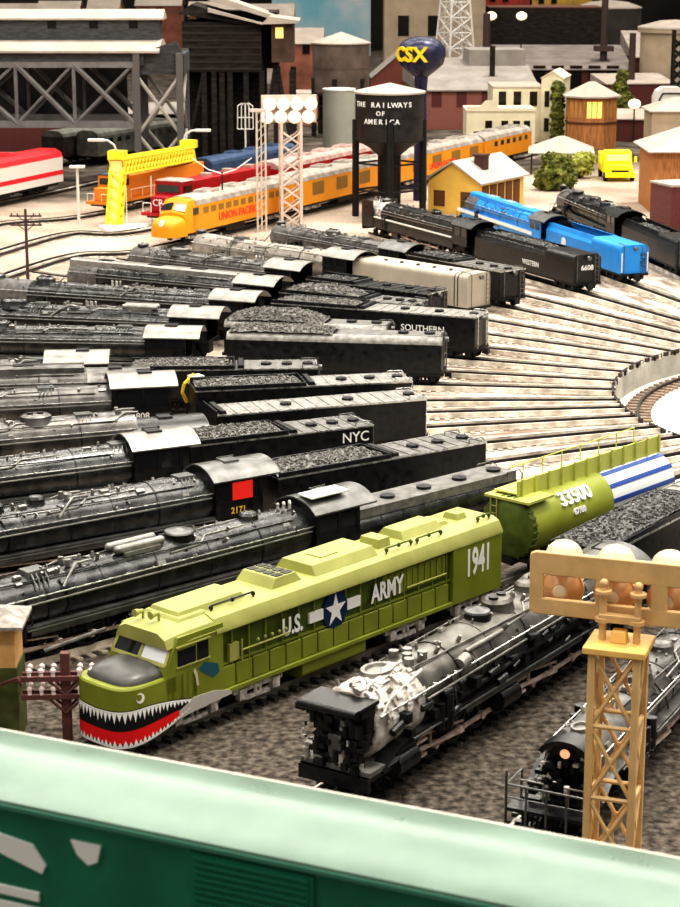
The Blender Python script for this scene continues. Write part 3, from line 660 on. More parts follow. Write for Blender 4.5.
tender('black tender lettered SOUTHERN with flat rear deck and fill hatches', -22.8, 36.8, 18, bunk=.42, coalh=.35, coalm=COALL, deck=DECKL, coal_label='pale coal in the tender lettered SOUTHERN', side=('SOUTHERN', .72, 4.6, 2.75), zt=3.9, body=BLK)
steam('black engine with long slab-sided flat skyline casing and round lamp', -29.4, 58.6, 23.5, R=1.3, boiler=BOIL, roof=ROOFL, cab_h=4.7, hood=True, drivers=((.3, 4),))
tender('black tender with low broad heap of brown-grey coal', -29.8, 44.5, 13, bunk=.6, coalh=.8, coalm=COALL, deck=DECK, coal_label='low broad heap of brown-grey coal beside the beige tender', zt=3.5, flat=.1)
steam('dark engine with cluttered valves on its boiler just below the pale smooth engine', -37.0, 61.0, 22.5, R=1.28, boiler=BOILG, roof=ROOFL, cab_h=4.75, domes=((.1, 'valves', 1), (.22, 'turret', 1), (.4, 'pipes', 1), (.6, 'sand', 1.1), (.85, 'disc', .6)), drivers=((.3, 4),))
tender('low black tender with angled bunker plates and open dark deck against the beige tender', -37.2, 46.2, 13.5, bunk=.35, coalh=.2, deck=BLK2, zt=3.4, coal_label='thin dark coal in the low tender against the beige tender')
steam('pale tan smooth-boilered engine with dark roof hatches', -44.0, 60.6, 24, R=1.36, boiler=BOILT, roof=ROOFL, cab_h=4.9, domes=((.15, 'turret', .7), (.62, 'turret', .9), (.9, 'disc', .6)), drivers=((.3, 4),))
BEI = mat('beige_streamline', (0.47, 0.42, 0.35), .45, 0, .08, .5)
bt = tender('smooth beige streamlined tender with rounded roof and flat riveted end', -44.6, 46.2, 14.4, style='streamline', body=BEI, bunk=0, coalh=0, deck=BEI, zt=4.2)
for x in (1.3, 1.7):
    MB().prism([(-1.57, 1.4)] + arc(-1.0, 3.8, .58, 180, 90, 6) + arc(1.0, 3.8, .58, 90, 0, 6) + [(1.57, 1.4)], 'x', x, x + .08).build('dark_band', BLK, bt)
for x in (3, 5, 7, 9, 11): MB().cyl((x, .6, 4.35), (x, .6, 4.5), .18, n=10).build('roof_fitting', ROOFG, bt)
steam('slim dark grey engine between the pale tan engine and the black water tower', -51.4, 61.5, 23.5, R=1.25, boiler=BOILG, roof=ROOFG, cab_h=4.7, domes=((.2, 'turret', .8), (.45, 'sand', .9), (.7, 'valves', .8), (.88, 'disc', .55)), drivers=((.3, 4),))
tender('long brown-black tender with coal and flat hatch deck behind the beige tender', -51.6, 47.5, 13.5, bunk=.45, coalh=.3, deck=DECK, coal_label='brown coal in the tender behind the beige streamlined tender', zt=3.8)
U_, ui = steam('black engine with pale smokebox, white-edged side and black smoke lifters below the black water tower', -64.0, 70.2, 24.5, R=1.36, boiler=BLK, roof=BLK, skirt=BLK, cab_h=4.8, domes=((.3, 'sand', .7), (.85, 'disc', .6), (.97, 'pipes', .7)), drivers=((.3, 4),), front='articulated', tubes=False)
for s in (-1, 1):
    MB().box(21.6, 24.4, *sorted((s * 1.5, s * 1.62)), 1.6, 4.5).build('smoke_lifter', BLK, U_, bevel=.05); MB().box(3.5, 21.4, *sorted((s * 1.5, s * 1.62)), 2.7, 2.86).build('white_edge_stripe', WHITE, U_)
tender('long black tender numbered 6608 on its rear with arched bunker', -64.3, 50.2, 19.2, style='streamline', bunk=.72, coalh=.5, num='6608', coal_label='dark coal in the long tender numbered 6608', side=('WESTERN', .7, 8, 2.2), zt=3.9)
BLUE = mat('bright_blue', (0.03, 0.3, 0.75), .35, 0, .08, .6); BLUER = mat('pale_blue_roof', (0.3, 0.55, 0.85), .35)
vb, _ = steam('bright blue streamlined steam engine with white stripe and grey cab roof', -71.6, 71.6, 24.5, R=1.38, boiler=BLUE, body=BLUE, roof=ROOFG, skirt=BLUE, hood=False, cab_h=4.8, domes=(), drivers=((.3, 4),), front='bullet', tubes=False)
MB().prism([(-.7, 4.1), (.7, 4.1), (.62, 4.6), (.4, 4.72), (-.4, 4.72), (-.62, 4.6)], 'x', 3.5, 22.4).build('skyline_casing', BLUE, vb)
for x in (7, 12, 17): MB().box(x - 1.2, x + 1.2, -.4, .4, 4.72, 4.8).build('casing_hatch', BLUER, vb)
for s in (-1, 1): MB().box(2.5, 24, *sorted((s * 1.55, s * 1.6)), 2.35, 2.75).build('white_stripe', WHITE, vb)
mb = MB(); mb.lathe([(22.4, 1.3), (23.6, 1.15), (24.2, .8), (24.5, .2)], 0, 3.08, 28); mb.build('dark_nose', BLK, vb)
bb = tender('bright blue streamlined tender with black coal opening and number 5707 on its end', -71.9, 53.2, 18, style='streamline', body=BLUE, bunk=.62, coalh=0, deck=BLUE, zt=4.0, sidecol=BLUE)
MB().box(6.9, 17.7, -1.2, 1.2, 3.3, 3.5).build('coal_opening', BLK2, bb)
for s in (-1.45, 1.3): MB().box(.12, .18, s, s + .12, 1.5, 3.4).build('white_end_stripe', WHITE, bb)
text('5707', .75, (.15, -.85, 2.6), (PI / 2, PI / 2, -PI / 2), NAVY, bb)
mb = MB(); mb.cyl((13.5, 1.56, 2.6), (13.5, 1.6, 2.6), .55, n=20); mb.build('round_emblem', WHITE, bb)
steam('long black engine with knobbly boiler top beyond the bright blue engine', -78.9, 73.5, 24.5, R=1.34, boiler=BLK, roof=BLK, cab_h=4.75, domes=((.1, 'valves', .9), (.2, 'sand', 1), (.4, 'steam', 1), (.55, 'turret', 1), (.7, 'disc', .8), (.85, 'pipes', 1), (.97, 'disc', .5)), drivers=((.3, 4),))
tender('black tender numbered 4701 with arched coal opening behind the blue tender', -79.2, 55.5, 17, style='streamline', bunk=.65, coalh=.15, num='4701', zt=3.9, coal_label='little coal in the tender numbered 4701', coalm=COALM)
B_.location += Vector((.6, -1.15, 0)); B_.scale = (1.03, 1.08, 1.08)
# articulated engine front dressing
xf = bi['xf']; cz = bi['cz']
mb = MB()
for s in (-1, 1):
    for dz in (0, .75): mb.cyl((xf + .45, s * .62, cz - .9 + dz), (xf + .45, s * .62, cz - .35 + dz), .33, n=14)
    mb.cyl((xf + .45, s * .62, cz - 1.0), (xf + .45, s * .62, cz + .5), .12, n=10); mb.box(xf + .1, xf + .8, s * .62 - .38, s * .62 + .38, cz - .32, cz - .22)
mb.build('front_air_pump', BLK, B_)
MB().box(xf + .2, xf + .9, -.28, .28, cz - 1.0, cz - .1).build('front_panel', ROOFG, B_, bevel=.03); MB().prism([(xf - .1, cz - .2), (xf + .5, cz - .2), (xf + .5, cz + .95), (xf - .1, cz + 1.0)], 'y', -1.15, 1.15).build('front_equipment', BLK2, B_)
mb = MB(); mb.box(xf - .2, xf + 1.35, -1.25, 1.25, cz + 1.02, cz + 1.16); mb.cyl((xf + 1.35, -1.25, cz + 1.02), (xf + 1.35, 1.25, cz + 1.02), .16, n=12); mb.build('visor_platform', BLK, B_)
mb = MB(); rnd = random.Random(5)
for i in range(70):
    x = rnd.uniform(bi['xs'] + .1, xf - .2); t = math.radians(rnd.uniform(10, 85)); s = 1
    r = bi['R'] * .99; M = Matrix.Translation((x, s * r * math.cos(t), cz + r * math.sin(t))) @ Matrix.Rotation(-(PI / 2 - t), 4, 'X')
    a = rnd.uniform(.07, .22); mb.box(-a, a, -a * .7, a * .7, -.05, rnd.uniform(.05, .16), M=M)
mb.tube([(bi['xs'] - .5, .9, cz + 1.15), (xf - 1, 1.2, cz + .9), (xf - .2, 1.35, cz + .5)], .07); mb.tube([(bi['xs'], .3, cz + 1.5), (xf - .6, .5, cz + 1.4), (xf, 1.0, cz + .9)], .06)
mb.build('smokebox_fittings', SMOKEW, B_)
for (x, y) in ((.8, -.5), (.8, .1), (1.3, -.2), (1.35, .45), (.35, .45)):
    xx = bi['xs'] - x; q_ = MB(); q_.cyl((xx, y, cz + 1.2), (xx, y, cz + 1.55), .2, n=12); q_.build('round_cap', ROOFL, B_)
mb = MB(); mb.cyl((bi['xs'] - 3.6, 1.1, cz + 1.0), (bi['xs'] - 6.6, 1.1, cz + 1.0), .1, n=10); mb.cyl((bi['xs'] - 2.8, 1.25, cz + .7), (bi['xs'] - 3.4, 1.25, cz + .8), .28, n=12)
mb.build('feedwater_pipe', ROOFL, B_)
for (m_, nm_, sd, cnt) in ((BLK, 'front_fittings', 3, 60), (SILV, 'silver_fittings', 9, 16)):
    mb = MB(); rnd = random.Random(sd)
    for i in range(cnt):
        y = rnd.uniform(-1.35, 1.35); z = rnd.uniform(1.7, cz + .9); x = xf + rnd.uniform(.45, 1.0); u = rnd.uniform(.06, .2)
        if i % 2: mb.cyl((x, y, z - u), (x, y, z + u * 1.5), u * .7, n=8)
        else: mb.box(x - u, x + u, y - u, y + u, z - u * .6, z + u * .6)
    mb.build(nm_, m_, B_)
mb = MB(); rnd = random.Random(21)
for i in range(46):
    x = rnd.uniform(4, xf - 1); z = rnd.uniform(2.4, 3.3); u = rnd.uniform(.08, .22); yy = 1.45 + rnd.random() * .15
    if i % 3: mb.cyl((x - u * 2, yy, z), (x + u * 2, yy, z + rnd.uniform(-.2, .2)), u * .7, n=8)
    else: mb.box(x - u, x + u, yy - u, yy + u, z - u, z + u)
mb.tube([(3.5, 1.5, 3.0), (12, 1.52, 2.9), (18, 1.5, 2.6)], .1); mb.tube([(5, 1.4, 3.4), (9, 1.45, 3.35), (9.4, 1.5, 2.6)], .08)
mb.build('side_plumbing', BLK, B_)
mb = MB(); mb.box(22.2, 24.2, -1.5, 1.5, 1.62, 1.8); mb.box(22.6, 24, -.5, .5, 1.8, 2.7); mb.build('front_deck_box', DECK, B_)
# ---------------------------------------------------------------- green army locomotive
def army():
    t0 = math.radians(50.2); dd = Vector((math.cos(t0), math.sin(t0), 0)); rear = CTR - dd * 58.8 + Vector((-.95, -1.4, 0)); fr = CTR - dd * 84.3 + Vector((-1.5, -.9, 0)); hd = fr - rear
    root = empty('gas_turbine_locomotive', rear, math.atan2(hd.y, hd.x), 'olive green army locomotive numbered 1941 with painted shark mouth', 'locomotive'); root.scale = (1.0, 1.08, 1.12)
    w = 1.6; XN = 23.2
    mb = MB(); mb.box(.1, 20.2, -1.34, 1.34, 1.3, 4.0); mb.build('engine_compartment', GREEND, root)
    mb = MB(); mb.box(0, 3.9, -w, w, 1.3, 3.95); mb.build('rear_body_panel', GREEN, root, bevel=.04)
    mb = MB(); mb.prism([(19.8, 1.3), (XN, 1.02), (XN, 3.1), (XN - .05, 3.2), (XN - .75, 4.25), (19.8, 4.25)], 'y', -w, w); mb.build('cab', GREEN, root)
    mb = MB(); mb.prism([(-1.64, 3.86), (-1.64, 4.0), (-1.4, 4.42), (-1.05, 4.58), (1.05, 4.58), (1.4, 4.42), (1.64, 4.0), (1.64, 3.86)], 'x', 0, 20.2)
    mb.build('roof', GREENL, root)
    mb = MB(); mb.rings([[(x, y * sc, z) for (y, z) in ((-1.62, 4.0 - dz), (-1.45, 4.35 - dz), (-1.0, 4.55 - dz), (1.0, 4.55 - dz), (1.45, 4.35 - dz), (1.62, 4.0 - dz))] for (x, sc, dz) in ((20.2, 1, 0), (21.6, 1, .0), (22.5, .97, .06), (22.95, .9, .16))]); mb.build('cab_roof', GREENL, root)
    # side panelling on both sides
    for s in (-1, 1):
        mb = MB()
        mb.box(3.9, 19.8, *sorted((s * 1.34, s * 1.6)), 1.3, 1.48)
        x = 4.1; k = 0
        while x < 19.4:
            mb.box(x, x + .98, *sorted((s * 1.34, s * 1.48)), 1.5, 2.35); x += 1.06; k += 1
        mb.build('lower_door_row', GREEN, root, bevel=.02)
        mb = MB(); x = 4.2
        while x < 19.6:
            mb.box(x, x + .07, *sorted((s * 1.34, s * 1.44)), 1.48, 3.86); x += 1.06
        mb.box(3.9, 19.8, *sorted((s * 1.34, s * 1.42)), 2.42, 2.5); mb.build('side_rib', GREEN, root)
        mb = MB(); mb.tube([(15.6, s * 1.56, 2.85), (18.6, s * 1.56, 2.85)], .04); mb.tube([(18.6, s * 1.56, 2.4), (18.6, s * 1.56, 3.3)], .04); mb.tube([(4.4, s * 1.56, 2.9), (7.4, s * 1.56, 2.9)], .04)
        for q in range(5): mb.sph((15.8 + q * .45, s * 1.56, 3.05), .08, 8, 5)
        mb.build('handrail', GREENL, root)
        mb = MB(); mb.box(4.3, 9.0, *sorted((s * 1.34, s * 1.40)), 2.7, 3.7)
        for q in range(10): mb.box(4.4 + q * .45, 4.55 + q * .45, *sorted((s * 1.36, s * 1.45)), 2.75, 3.65)
        mb.build('radiator_grille', GREEN, root)
        mb = MB(); mb.box(18.7, 19.3, *sorted((s * 1.34, s * 1.5)), 2.5, 3.2); mb.build('equipment_box', GREENL, root)
        mb = MB(); mb.box(20.7, 21.35, *sorted((s * 1.6, s * 1.62)), 3.1, 3.85); mb.box(21.45, 22.5, *sorted((s * 1.6, s * 1.62)), 3.1, 3.75); mb.build('cab_side_window', GLASS, root)
        mb = MB()
        for (a, c, zz) in ((20.6, 22.6, 3.05), (20.6, 22.6, 3.85)): mb.box(a, c, *sorted((s * 1.6, s * 1.65)), zz, zz + .06)
        mb.build('window_frame', GREENL, root)
    # windshields on the sloped face
    def slope(y0, y1, a0, a1, off):
        P0 = Vector((XN - .05, 0, 3.2)); P1 = Vector((XN - .75, 0, 4.25)); nrm = Vector((1.05, 0, .7)).normalized() * off
        A = P0.lerp(P1, a0) + nrm; B = P0.lerp(P1, a1) + nrm
        return [(A.x, y0, A.z), (A.x, y1, A.z), (B.x, y1 * .94, B.z), (B.x, y0 * .94, B.z)]
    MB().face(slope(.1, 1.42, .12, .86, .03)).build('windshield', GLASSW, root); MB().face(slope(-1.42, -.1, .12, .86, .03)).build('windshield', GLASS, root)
    mb = MB(); 
    for (a, c) in ((-.08, .08), (1.42, 1.56), (-1.56, -1.42)): mb.face(slope(a, c, .05, .95, .05))
    mb.face(slope(-1.5, 1.5, .0, .12, .05)); mb.face(slope(-1.5, 1.5, .86, 1, .05)); mb.build('windshield_frame', GREENL, root)
    # nose
    XS = 21.4
    plan = [(XS, w)]
    for i in range(0, 15):
        t = (i / 14) * PI / 2; plan.append((23.6 + 1.95 * math.sin(t) ** .62 if i else 23.6, w * math.cos(t) ** .5 if i < 14 else 0.0))
    half = plan[::-1]           # from nose tip (y=0) back along +Y
    pts = [Vector((x, y, 0)) for x, y in half]
    # resample by arc length
    cum = [0]
    for a, c in zip(pts, pts[1:]): cum.append(cum[-1] + (c - a).length)
    T = cum[-1]
    def at(s):
        sg = 1 if s >= 0 else -1; q = min(abs(s), T - 1e-5)
        for i in range(len(cum) - 1):
            if cum[i + 1] >= q:
                f = (q - cum[i]) / max(1e-6, cum[i + 1] - cum[i]); p = pts[i].lerp(pts[i + 1], f); d = (pts[i + 1] - pts[i]).normalized(); nn = Vector((d.y * -1, d.x, 0)); 
                nn = Vector((abs(d.y), abs(d.x), 0)); return Vector((p.x, p.y * sg, 0)), Vector((nn.x, nn.y * sg, 0)).normalized()
    SM = T - .05
    def top(s): t = abs(s) / SM; return 1.98 - .42 * max(0, (t - .45) / .55) ** 1.6 - .12 * (1 - min(1, t * 2.4))
    def bot(s): t = abs(s) / SM; return .55 + .92 * t ** 2.4
    NS = 96
    def strip(fa, fb, off, name, m, s0=-1, s1=1, parent=root):
        mb = MB(); rows = []
        for i in range(NS + 1):
            s = SM * (s0 + (s1 - s0) * i / NS); p, nn = at(s); a = fa(s); c = fb(s)
            if c < a: c = a
            q = p + nn * off; rows.append([(q.x, q.y, a), (q.x, q.y, c)])
        vv = [[mb.bm.verts.new(p) for p in r] for r in rows]
        for a, c in zip(vv, vv[1:]):
            try: mb.bm.faces.new((a[0], c[0], c[1], a[1]))
            except Exception: pass
        return mb.build(name, m, parent)
    # nose shell
    mb = MB(); R = []
    rows = [[], [], [], []]
    for i in range(NS + 1):
        s = T * (-1 + 2 * i / NS) * .999; p, nn = at(s)
        zb = min(1.25, bot(s) - .1)
        for k, z in enumerate((zb, 1.6, 2.2, 2.78)): rows[k].append((p.x, p.y, z))
    mb.rings(rows, close=False); mb.build('nose', GREEN, root)
    c0 = Vector((22.6, 0, 0)); mb = MB(); mb.rings([[((c0 + (at(T * (-1 + 2 * i / NS) * .8)[0] - c0) * q_).x, at(T * (-1 + 2 * i / NS) * .8)[0].y * q_, z_) for i in range(NS + 1)] for (z_, q_) in ((2.76, 1.0), (2.84, .97), (2.86, .8))], close=False); mb.build('nose_shoulder', GREEN, root)
    mb = MB(); R = []
    for (z, sc) in ((2.78, .86), (2.84, .885), (2.95, .87), (3.1, .8), (3.22, .66), (3.28, .35), (3.29, .02)):
        R.append([((c0 + (at(T * (-1 + 2 * i / NS) * .8)[0] - c0) * sc).x, (at(T * (-1 + 2 * i / NS) * .8)[0] * sc).y, z + (.0)) for i in range(NS + 1)])
    mb.rings(R, close=False); mb.build('snout_hood', GREYP, root)
    # mouth
    strip(lambda s: bot(s) - .09, lambda s: top(s) + .07, .012, 'mouth_outline', MBLK)
    strip(lambda s: bot(s) - .05, lambda s: top(s) + .04, .02, 'white_lip', TEETH)
    strip(lambda s: bot(s) + .03, lambda s: top(s) - .02, .028, 'mouth_interior', MBLK, -.95, .95)
    strip(lambda s: bot(s) + .12, lambda s: bot(s) + .12 + max(0, (top(s) - bot(s)) * .42 - .06), .034, 'red_tongue', MRED, -.8, .8)
    mb = MB(); n = 46
    for i in range(n):
        s0 = SM * .93 * (-1 + 2 * i / n); s1 = SM * .93 * (-1 + 2 * (i + 1) / n); sm = (s0 + s1) / 2; hgt = (top(sm) - bot(sm))
        for (zz, dz) in ((top, -1), (bot, 1)):
            L = hgt * (.33 if dz < 0 else .2) * (1 if i % 2 else .75)
            p0, n0_ = at(s0); p1, n1_ = at(s1); pm, nm = at(sm); z0 = zz(s0) + (-.02 if dz < 0 else .03); z1 = zz(s1) + (-.02 if dz < 0 else .03)
            a = p0 + n0_ * .042; c = p1 + n1_ * .042; d = pm + nm * .045
            mb.face([(a.x, a.y, z0), (c.x, c.y, z1), (d.x, d.y, zz(sm) + dz * L)])
    mb.build('teeth', TEETH, root, smooth=0)
    for s in (-1, 1):
        MB().prism([(XS + 1.6, .98), (XS + 1.3, 1.3), (XS + .2, 1.7), (XS - 1.0, 1.66), (19.4, 1.42), (19.3, 1.26), (XS + .4, 1.12)], 'y', *sorted((s * 1.6, s * 1.63))).build('pale_jaw_flash', mat('pale_grey_paint', (.5, .48, .45), .5), root)
        p, nn = at(s * 2.05)
        e = MB(); e.cyl((0, 0, 0), (.02, 0, 0), .2, n=20); eye = e.build('eye', TEETH, root, loc=(p.x + nn.x * .01, p.y + nn.y * .01, 2.42), rot=(0, 0, math.atan2(nn.y, nn.x)))
        e = MB(); e.cyl((.02, -.07 * s, .05), (.035, -.07 * s, .05), .13, n=16); e.build('pupil', GREEN, eye)
        # nose art figure as simple blue and white shapes
        mb = MB(); mb.prism([(19.95 + x, z) for x, z in ((.1, 2.35), (.5, 2.2), (1.1, 2.55), (1.35, 2.75), (1.0, 2.95), (.5, 2.8), (.2, 2.7))], 'y', *sorted((s * 1.6, s * 1.615))); mb.build('blue_nose_emblem', mat('teal_blue', (.03, .12, .16), .5), root)
        mb = MB(); mb.prism([(21.3, 2.1), (21.42, 2.12), (21.5, 2.5), (21.62, 2.75), (21.5, 2.85), (21.38, 2.6)], 'y', *sorted((s * 1.6, s * 1.62))); mb.build('pale_nose_emblem', mat('pale_tan', (.6, .55, .4), .5), root)
    # lettering, star
    text('U.S.', 1.0, (15.3, 1.5, 3.05), SIDE, WHITE, root, bold=.035, sx=.85)
    text('ARMY', 1.08, (8.75, 1.5, 3.1), SIDE, WHITE, root, bold=.035, sx=.8)
    text('1941', 1.7, (1.95, 1.62, 2.95), SIDE, WHITE, root, bold=.05, sx=.6)
    for s in (1, -1):
        yb = s * 1.46
        mb = MB(); mb.cyl((12.4, s * 1.36, 3.05), (12.4, yb + s * .02, 3.05), .82, n=36); st = mb.build('star_roundel', NAVY, root)
        mb = MB(); pts5 = []
        for i in range(10):
            r = .72 if i % 2 == 0 else .28; t = PI / 2 + i * PI / 5; pts5.append((12.4 + r * math.cos(t), 3.05 + r * math.sin(t)))
        mb.prism(pts5, 'y', *sorted((yb, yb + s * .04))); mb.build('white_star', WHITE, st)
        for a in (-1.75, .82): MB().box(12.4 + a, 12.4 + a + .93, *sorted((s * 1.36, yb + s * .02)), 2.84, 3.28).build('white_bar', WHITE, st)
    # roof equipment
    def rbox(x0, x1, y0, y1, z0, h, nm='roof_housing', tx=.2, ty=.12, m=GREENL):
        mb = MB(); mb.box(x0, x1, y0, y1, z0, z0 + h, tx=tx, ty=ty); return mb.build(nm, m, root, bevel=.03)
    rbox(17.4, 21.6, -1.0, .75, 4.55, .28); rbox(19.9, 21.8, -1.15, 1.0, 4.5, .18)
    h = rbox(14.0, 16.0, -1.15, .95, 4.55, .42, 'exhaust_housing', tx=.35)
    mb = MB()
    for i in range(4):
        for j in range(2): mb.box(14.45 + j * .6, 14.9 + j * .6, -.95 + i * .46, -.6 + i * .46, 4.97, 5.0)
    mb.build('exhaust_grille', BLK, h)
    rbox(8.9, 13.3, -1.2, 1.1, 4.55, .42, 'turbine_cover', tx=.1, ty=.3); rbox(10.9, 12.1, -.5, .4, 4.97, .04, 'cover_plate', 0, 0)
    rbox(7.3, 8.2, -.6, .55, 4.55, .42, 'roof_box', .05, .05); rbox(3.4, 6.4, -1.0, .6, 4.55, .38, 'radiator_hatch', .15, .3); rbox(1.2, 2.0, -.5, .4, 4.55, .3, 'fan_box', .1, .1); rbox(2.6, 3.6, -.9, .4, 4.55, .2, 'roof_housing')
    for (x0, x1, y) in ((17.2, 19.8, .95), (6.6, 8.4, 1.15), (4.4, 6.2, 1.2), (.5, 1.4, 1.15)):
        mb = MB(); mb.tube([(x0, y, 4.55), (x0, y, 4.78), (x1, y, 4.78), (x1, y, 4.55)], .04); mb.sph((x0, y, 4.7), .1, 8, 5); mb.sph((x1, y, 4.7), .1, 8, 5); mb.sph(((x0 + x1) / 2, y, 4.75), .1, 8, 5); mb.build('roof_grab_rail', BLK if x0 > 10 else GREEND, root)
    for (x, y) in ((22.2, -.6), (22.0, .1)):
        mb = MB(); mb.cyl((x, y, 4.5), (x, y, 4.8), .06, n=8); mb.lathe([(x, .06), (x + .5, .16)], y, 4.82, 12); mb.build('air_horn', GREENL, root)
    # underside
    mb = MB(); mb.box(.1, 22.5, -1.2, 1.2, 1.05, 1.32); mb.build('underframe', BLK2, root)
    mb = MB(); mb.prism([(-1.45, .75), (-1.2, .55), (1.2, .55), (1.45, .75), (1.45, 1.5), (-1.45, 1.5)], 'x', 10.2, 14.6); mb.build('fuel_tank', GREEND if False else GREEN, root, bevel=.05)
    for x in (2.3, 7.2, 17.4, 21.3):
        truck(root, x, 2, SILV, R=.5, sp=2.1, hw=1.2)
    mb = MB(); mb.box(-.5, 0, -.2, .2, .9, 1.25); mb.build('coupler', BLK2, root)
    mb = MB(); 
    for s in (-1, 1): mb.tube([(-.05, s * 1.3, 1.3), (-.3, s * 1.3, 1.4), (-.3, s * 1.3, 2.2), (-.02, s * 1.3, 2.3)], .05)
    mb.build('rear_grab_iron', GREENL, root)
army()
# ---------------------------------------------------------------- tank car
def tankcar():
    root = radial(48.7, 40.4, 'tank_car', 'green tank car numbered 33500 with raised yellow-green walkway and white blue striped end', 'tank car'); root.location += Vector((-.35, -1.0, 0))
    R = 1.66; cz = 2.95; L = 14.4; XM = 6.9
    GT = mat('tank_green', (0.3, 0.335, 0.055), .4, 0, .1, .5); GW = mat('walkway_yellow_green', (0.5, 0.52, 0.14), .5, 0, .1, .6)
    BLS = mat('royal_blue', (0.04, 0.1, 0.35), .4)
    mb = MB(); mb.lathe([(XM, R), (L - .3, R)], 0, cz, 40); mb.build('green_barrel', GT, root)
    mb = MB(); mb.lathe([(L - .3, R + .03), (L + .1, R + .03), (L + .3, R * .8), (L + .42, .2)], 0, cz, 40)
    for i in range(28):
        t = 2 * PI * i / 28; mb.box(L - .3, L + .1, -.06, .06, R, R + .1, M=Matrix.Translation((0, 0, cz)) @ Matrix.Rotation(t, 4, 'X'))
    mb.build('dark_end_cap', GREEND, root)
    mb = MB(); mb.lathe([(.2, .3), (.4, R * .85), (.6, R - .08), (XM, R - .08)], 0, cz, 40); mb.build('white_barrel', WHITE, root)
    mb = MB()
    for k in range(8):
        t = math.radians(-30 + k * 30); t2 = math.radians(-30 + k * 30 + 9)
        pl = [(math.cos(a) * r, cz + math.sin(a) * r) for (a, r) in ((t, R - .12), (t2, R - .12), (t2, R - .04), ((t + t2) / 2, R - .03), (t, R - .04))]
        mb.prism(pl, 'x', .6, XM)
    mb.build('blue_stripes', BLS, root)
    mb = MB(); mb.box(.6, L - .2, -1.15, .35, cz + R + .12, cz + R + .2); mb.box(L - 2.0, L + .3, -1.4, 1.5, cz + R - .12, cz + R + .02)
    mb.build('walkway_deck', GW, root)
    mb = MB(); mb.box(.6, L - .2, .35, .42, cz + R - .1, cz + R + .85)
    x = .6
    while x < L: mb.box(x, x + .12, .42, .55, cz + R - .1, cz + R + .95); x += 1.2
    mb.build('walkway_side_panel', GW, root)
    mb = MB(); x = .8
    while x < L - 1: mb.tube([(x, -1.15, cz + R + .15), (x, -1.15, cz + R + 1.1)], .04); x += 1.8
    mb.tube([(.8, -1.15, cz + R + 1.1), (L - 1.5, -1.15, cz + R + 1.1)], .035); mb.build('walkway_handrail', GW, root)
    th = math.radians(38)
    for (s_, sz, a, n_) in (('33500', 1.15, 40, 'lettering'), ('GATX'[:0] or '67700', .42, 12, 'lettering')):
        t = math.radians(a); text(s_, sz, (XM + 3.3, (R + .0) * math.cos(t), cz + (R + .0) * math.sin(t)), (PI / 2 - t, 0, PI), WHITE, root, depth=.09, bold=.03)
    mb = MB(); mb.box(0, L + .3, -.5, .5, 1.05, 1.4); mb.box(.2, .7, -1.3, 1.3, 1.2, 1.45); mb.box(L - .6, L, -1.3, 1.3, 1.2, 1.45); mb.box(-.5, 0, -.2, .2, .9, 1.2)
    for x in (1.5, L - 1.8): mb.box(x - .3, x + .3, -1.1, 1.1, 1.3, 2.0)
    mb.build('underframe', BLK2, root)
    truck(root, 2.2, 2, BLK2, sp=1.7); truck(root, L - 2.2, 2, BLK2, sp=1.7)
    mb = MB()
    for y in (-.9, -.5): mb.tube([(L + .35, y, 1.2), (L + .4, y, cz + R)], .04)
    for k in range(8): mb.tube([(L + .38, -.9, 1.3 + k * .4), (L + .38, -.5, 1.3 + k * .4)], .03)
    mb.build('end_ladder', GREENL, root)
tankcar()
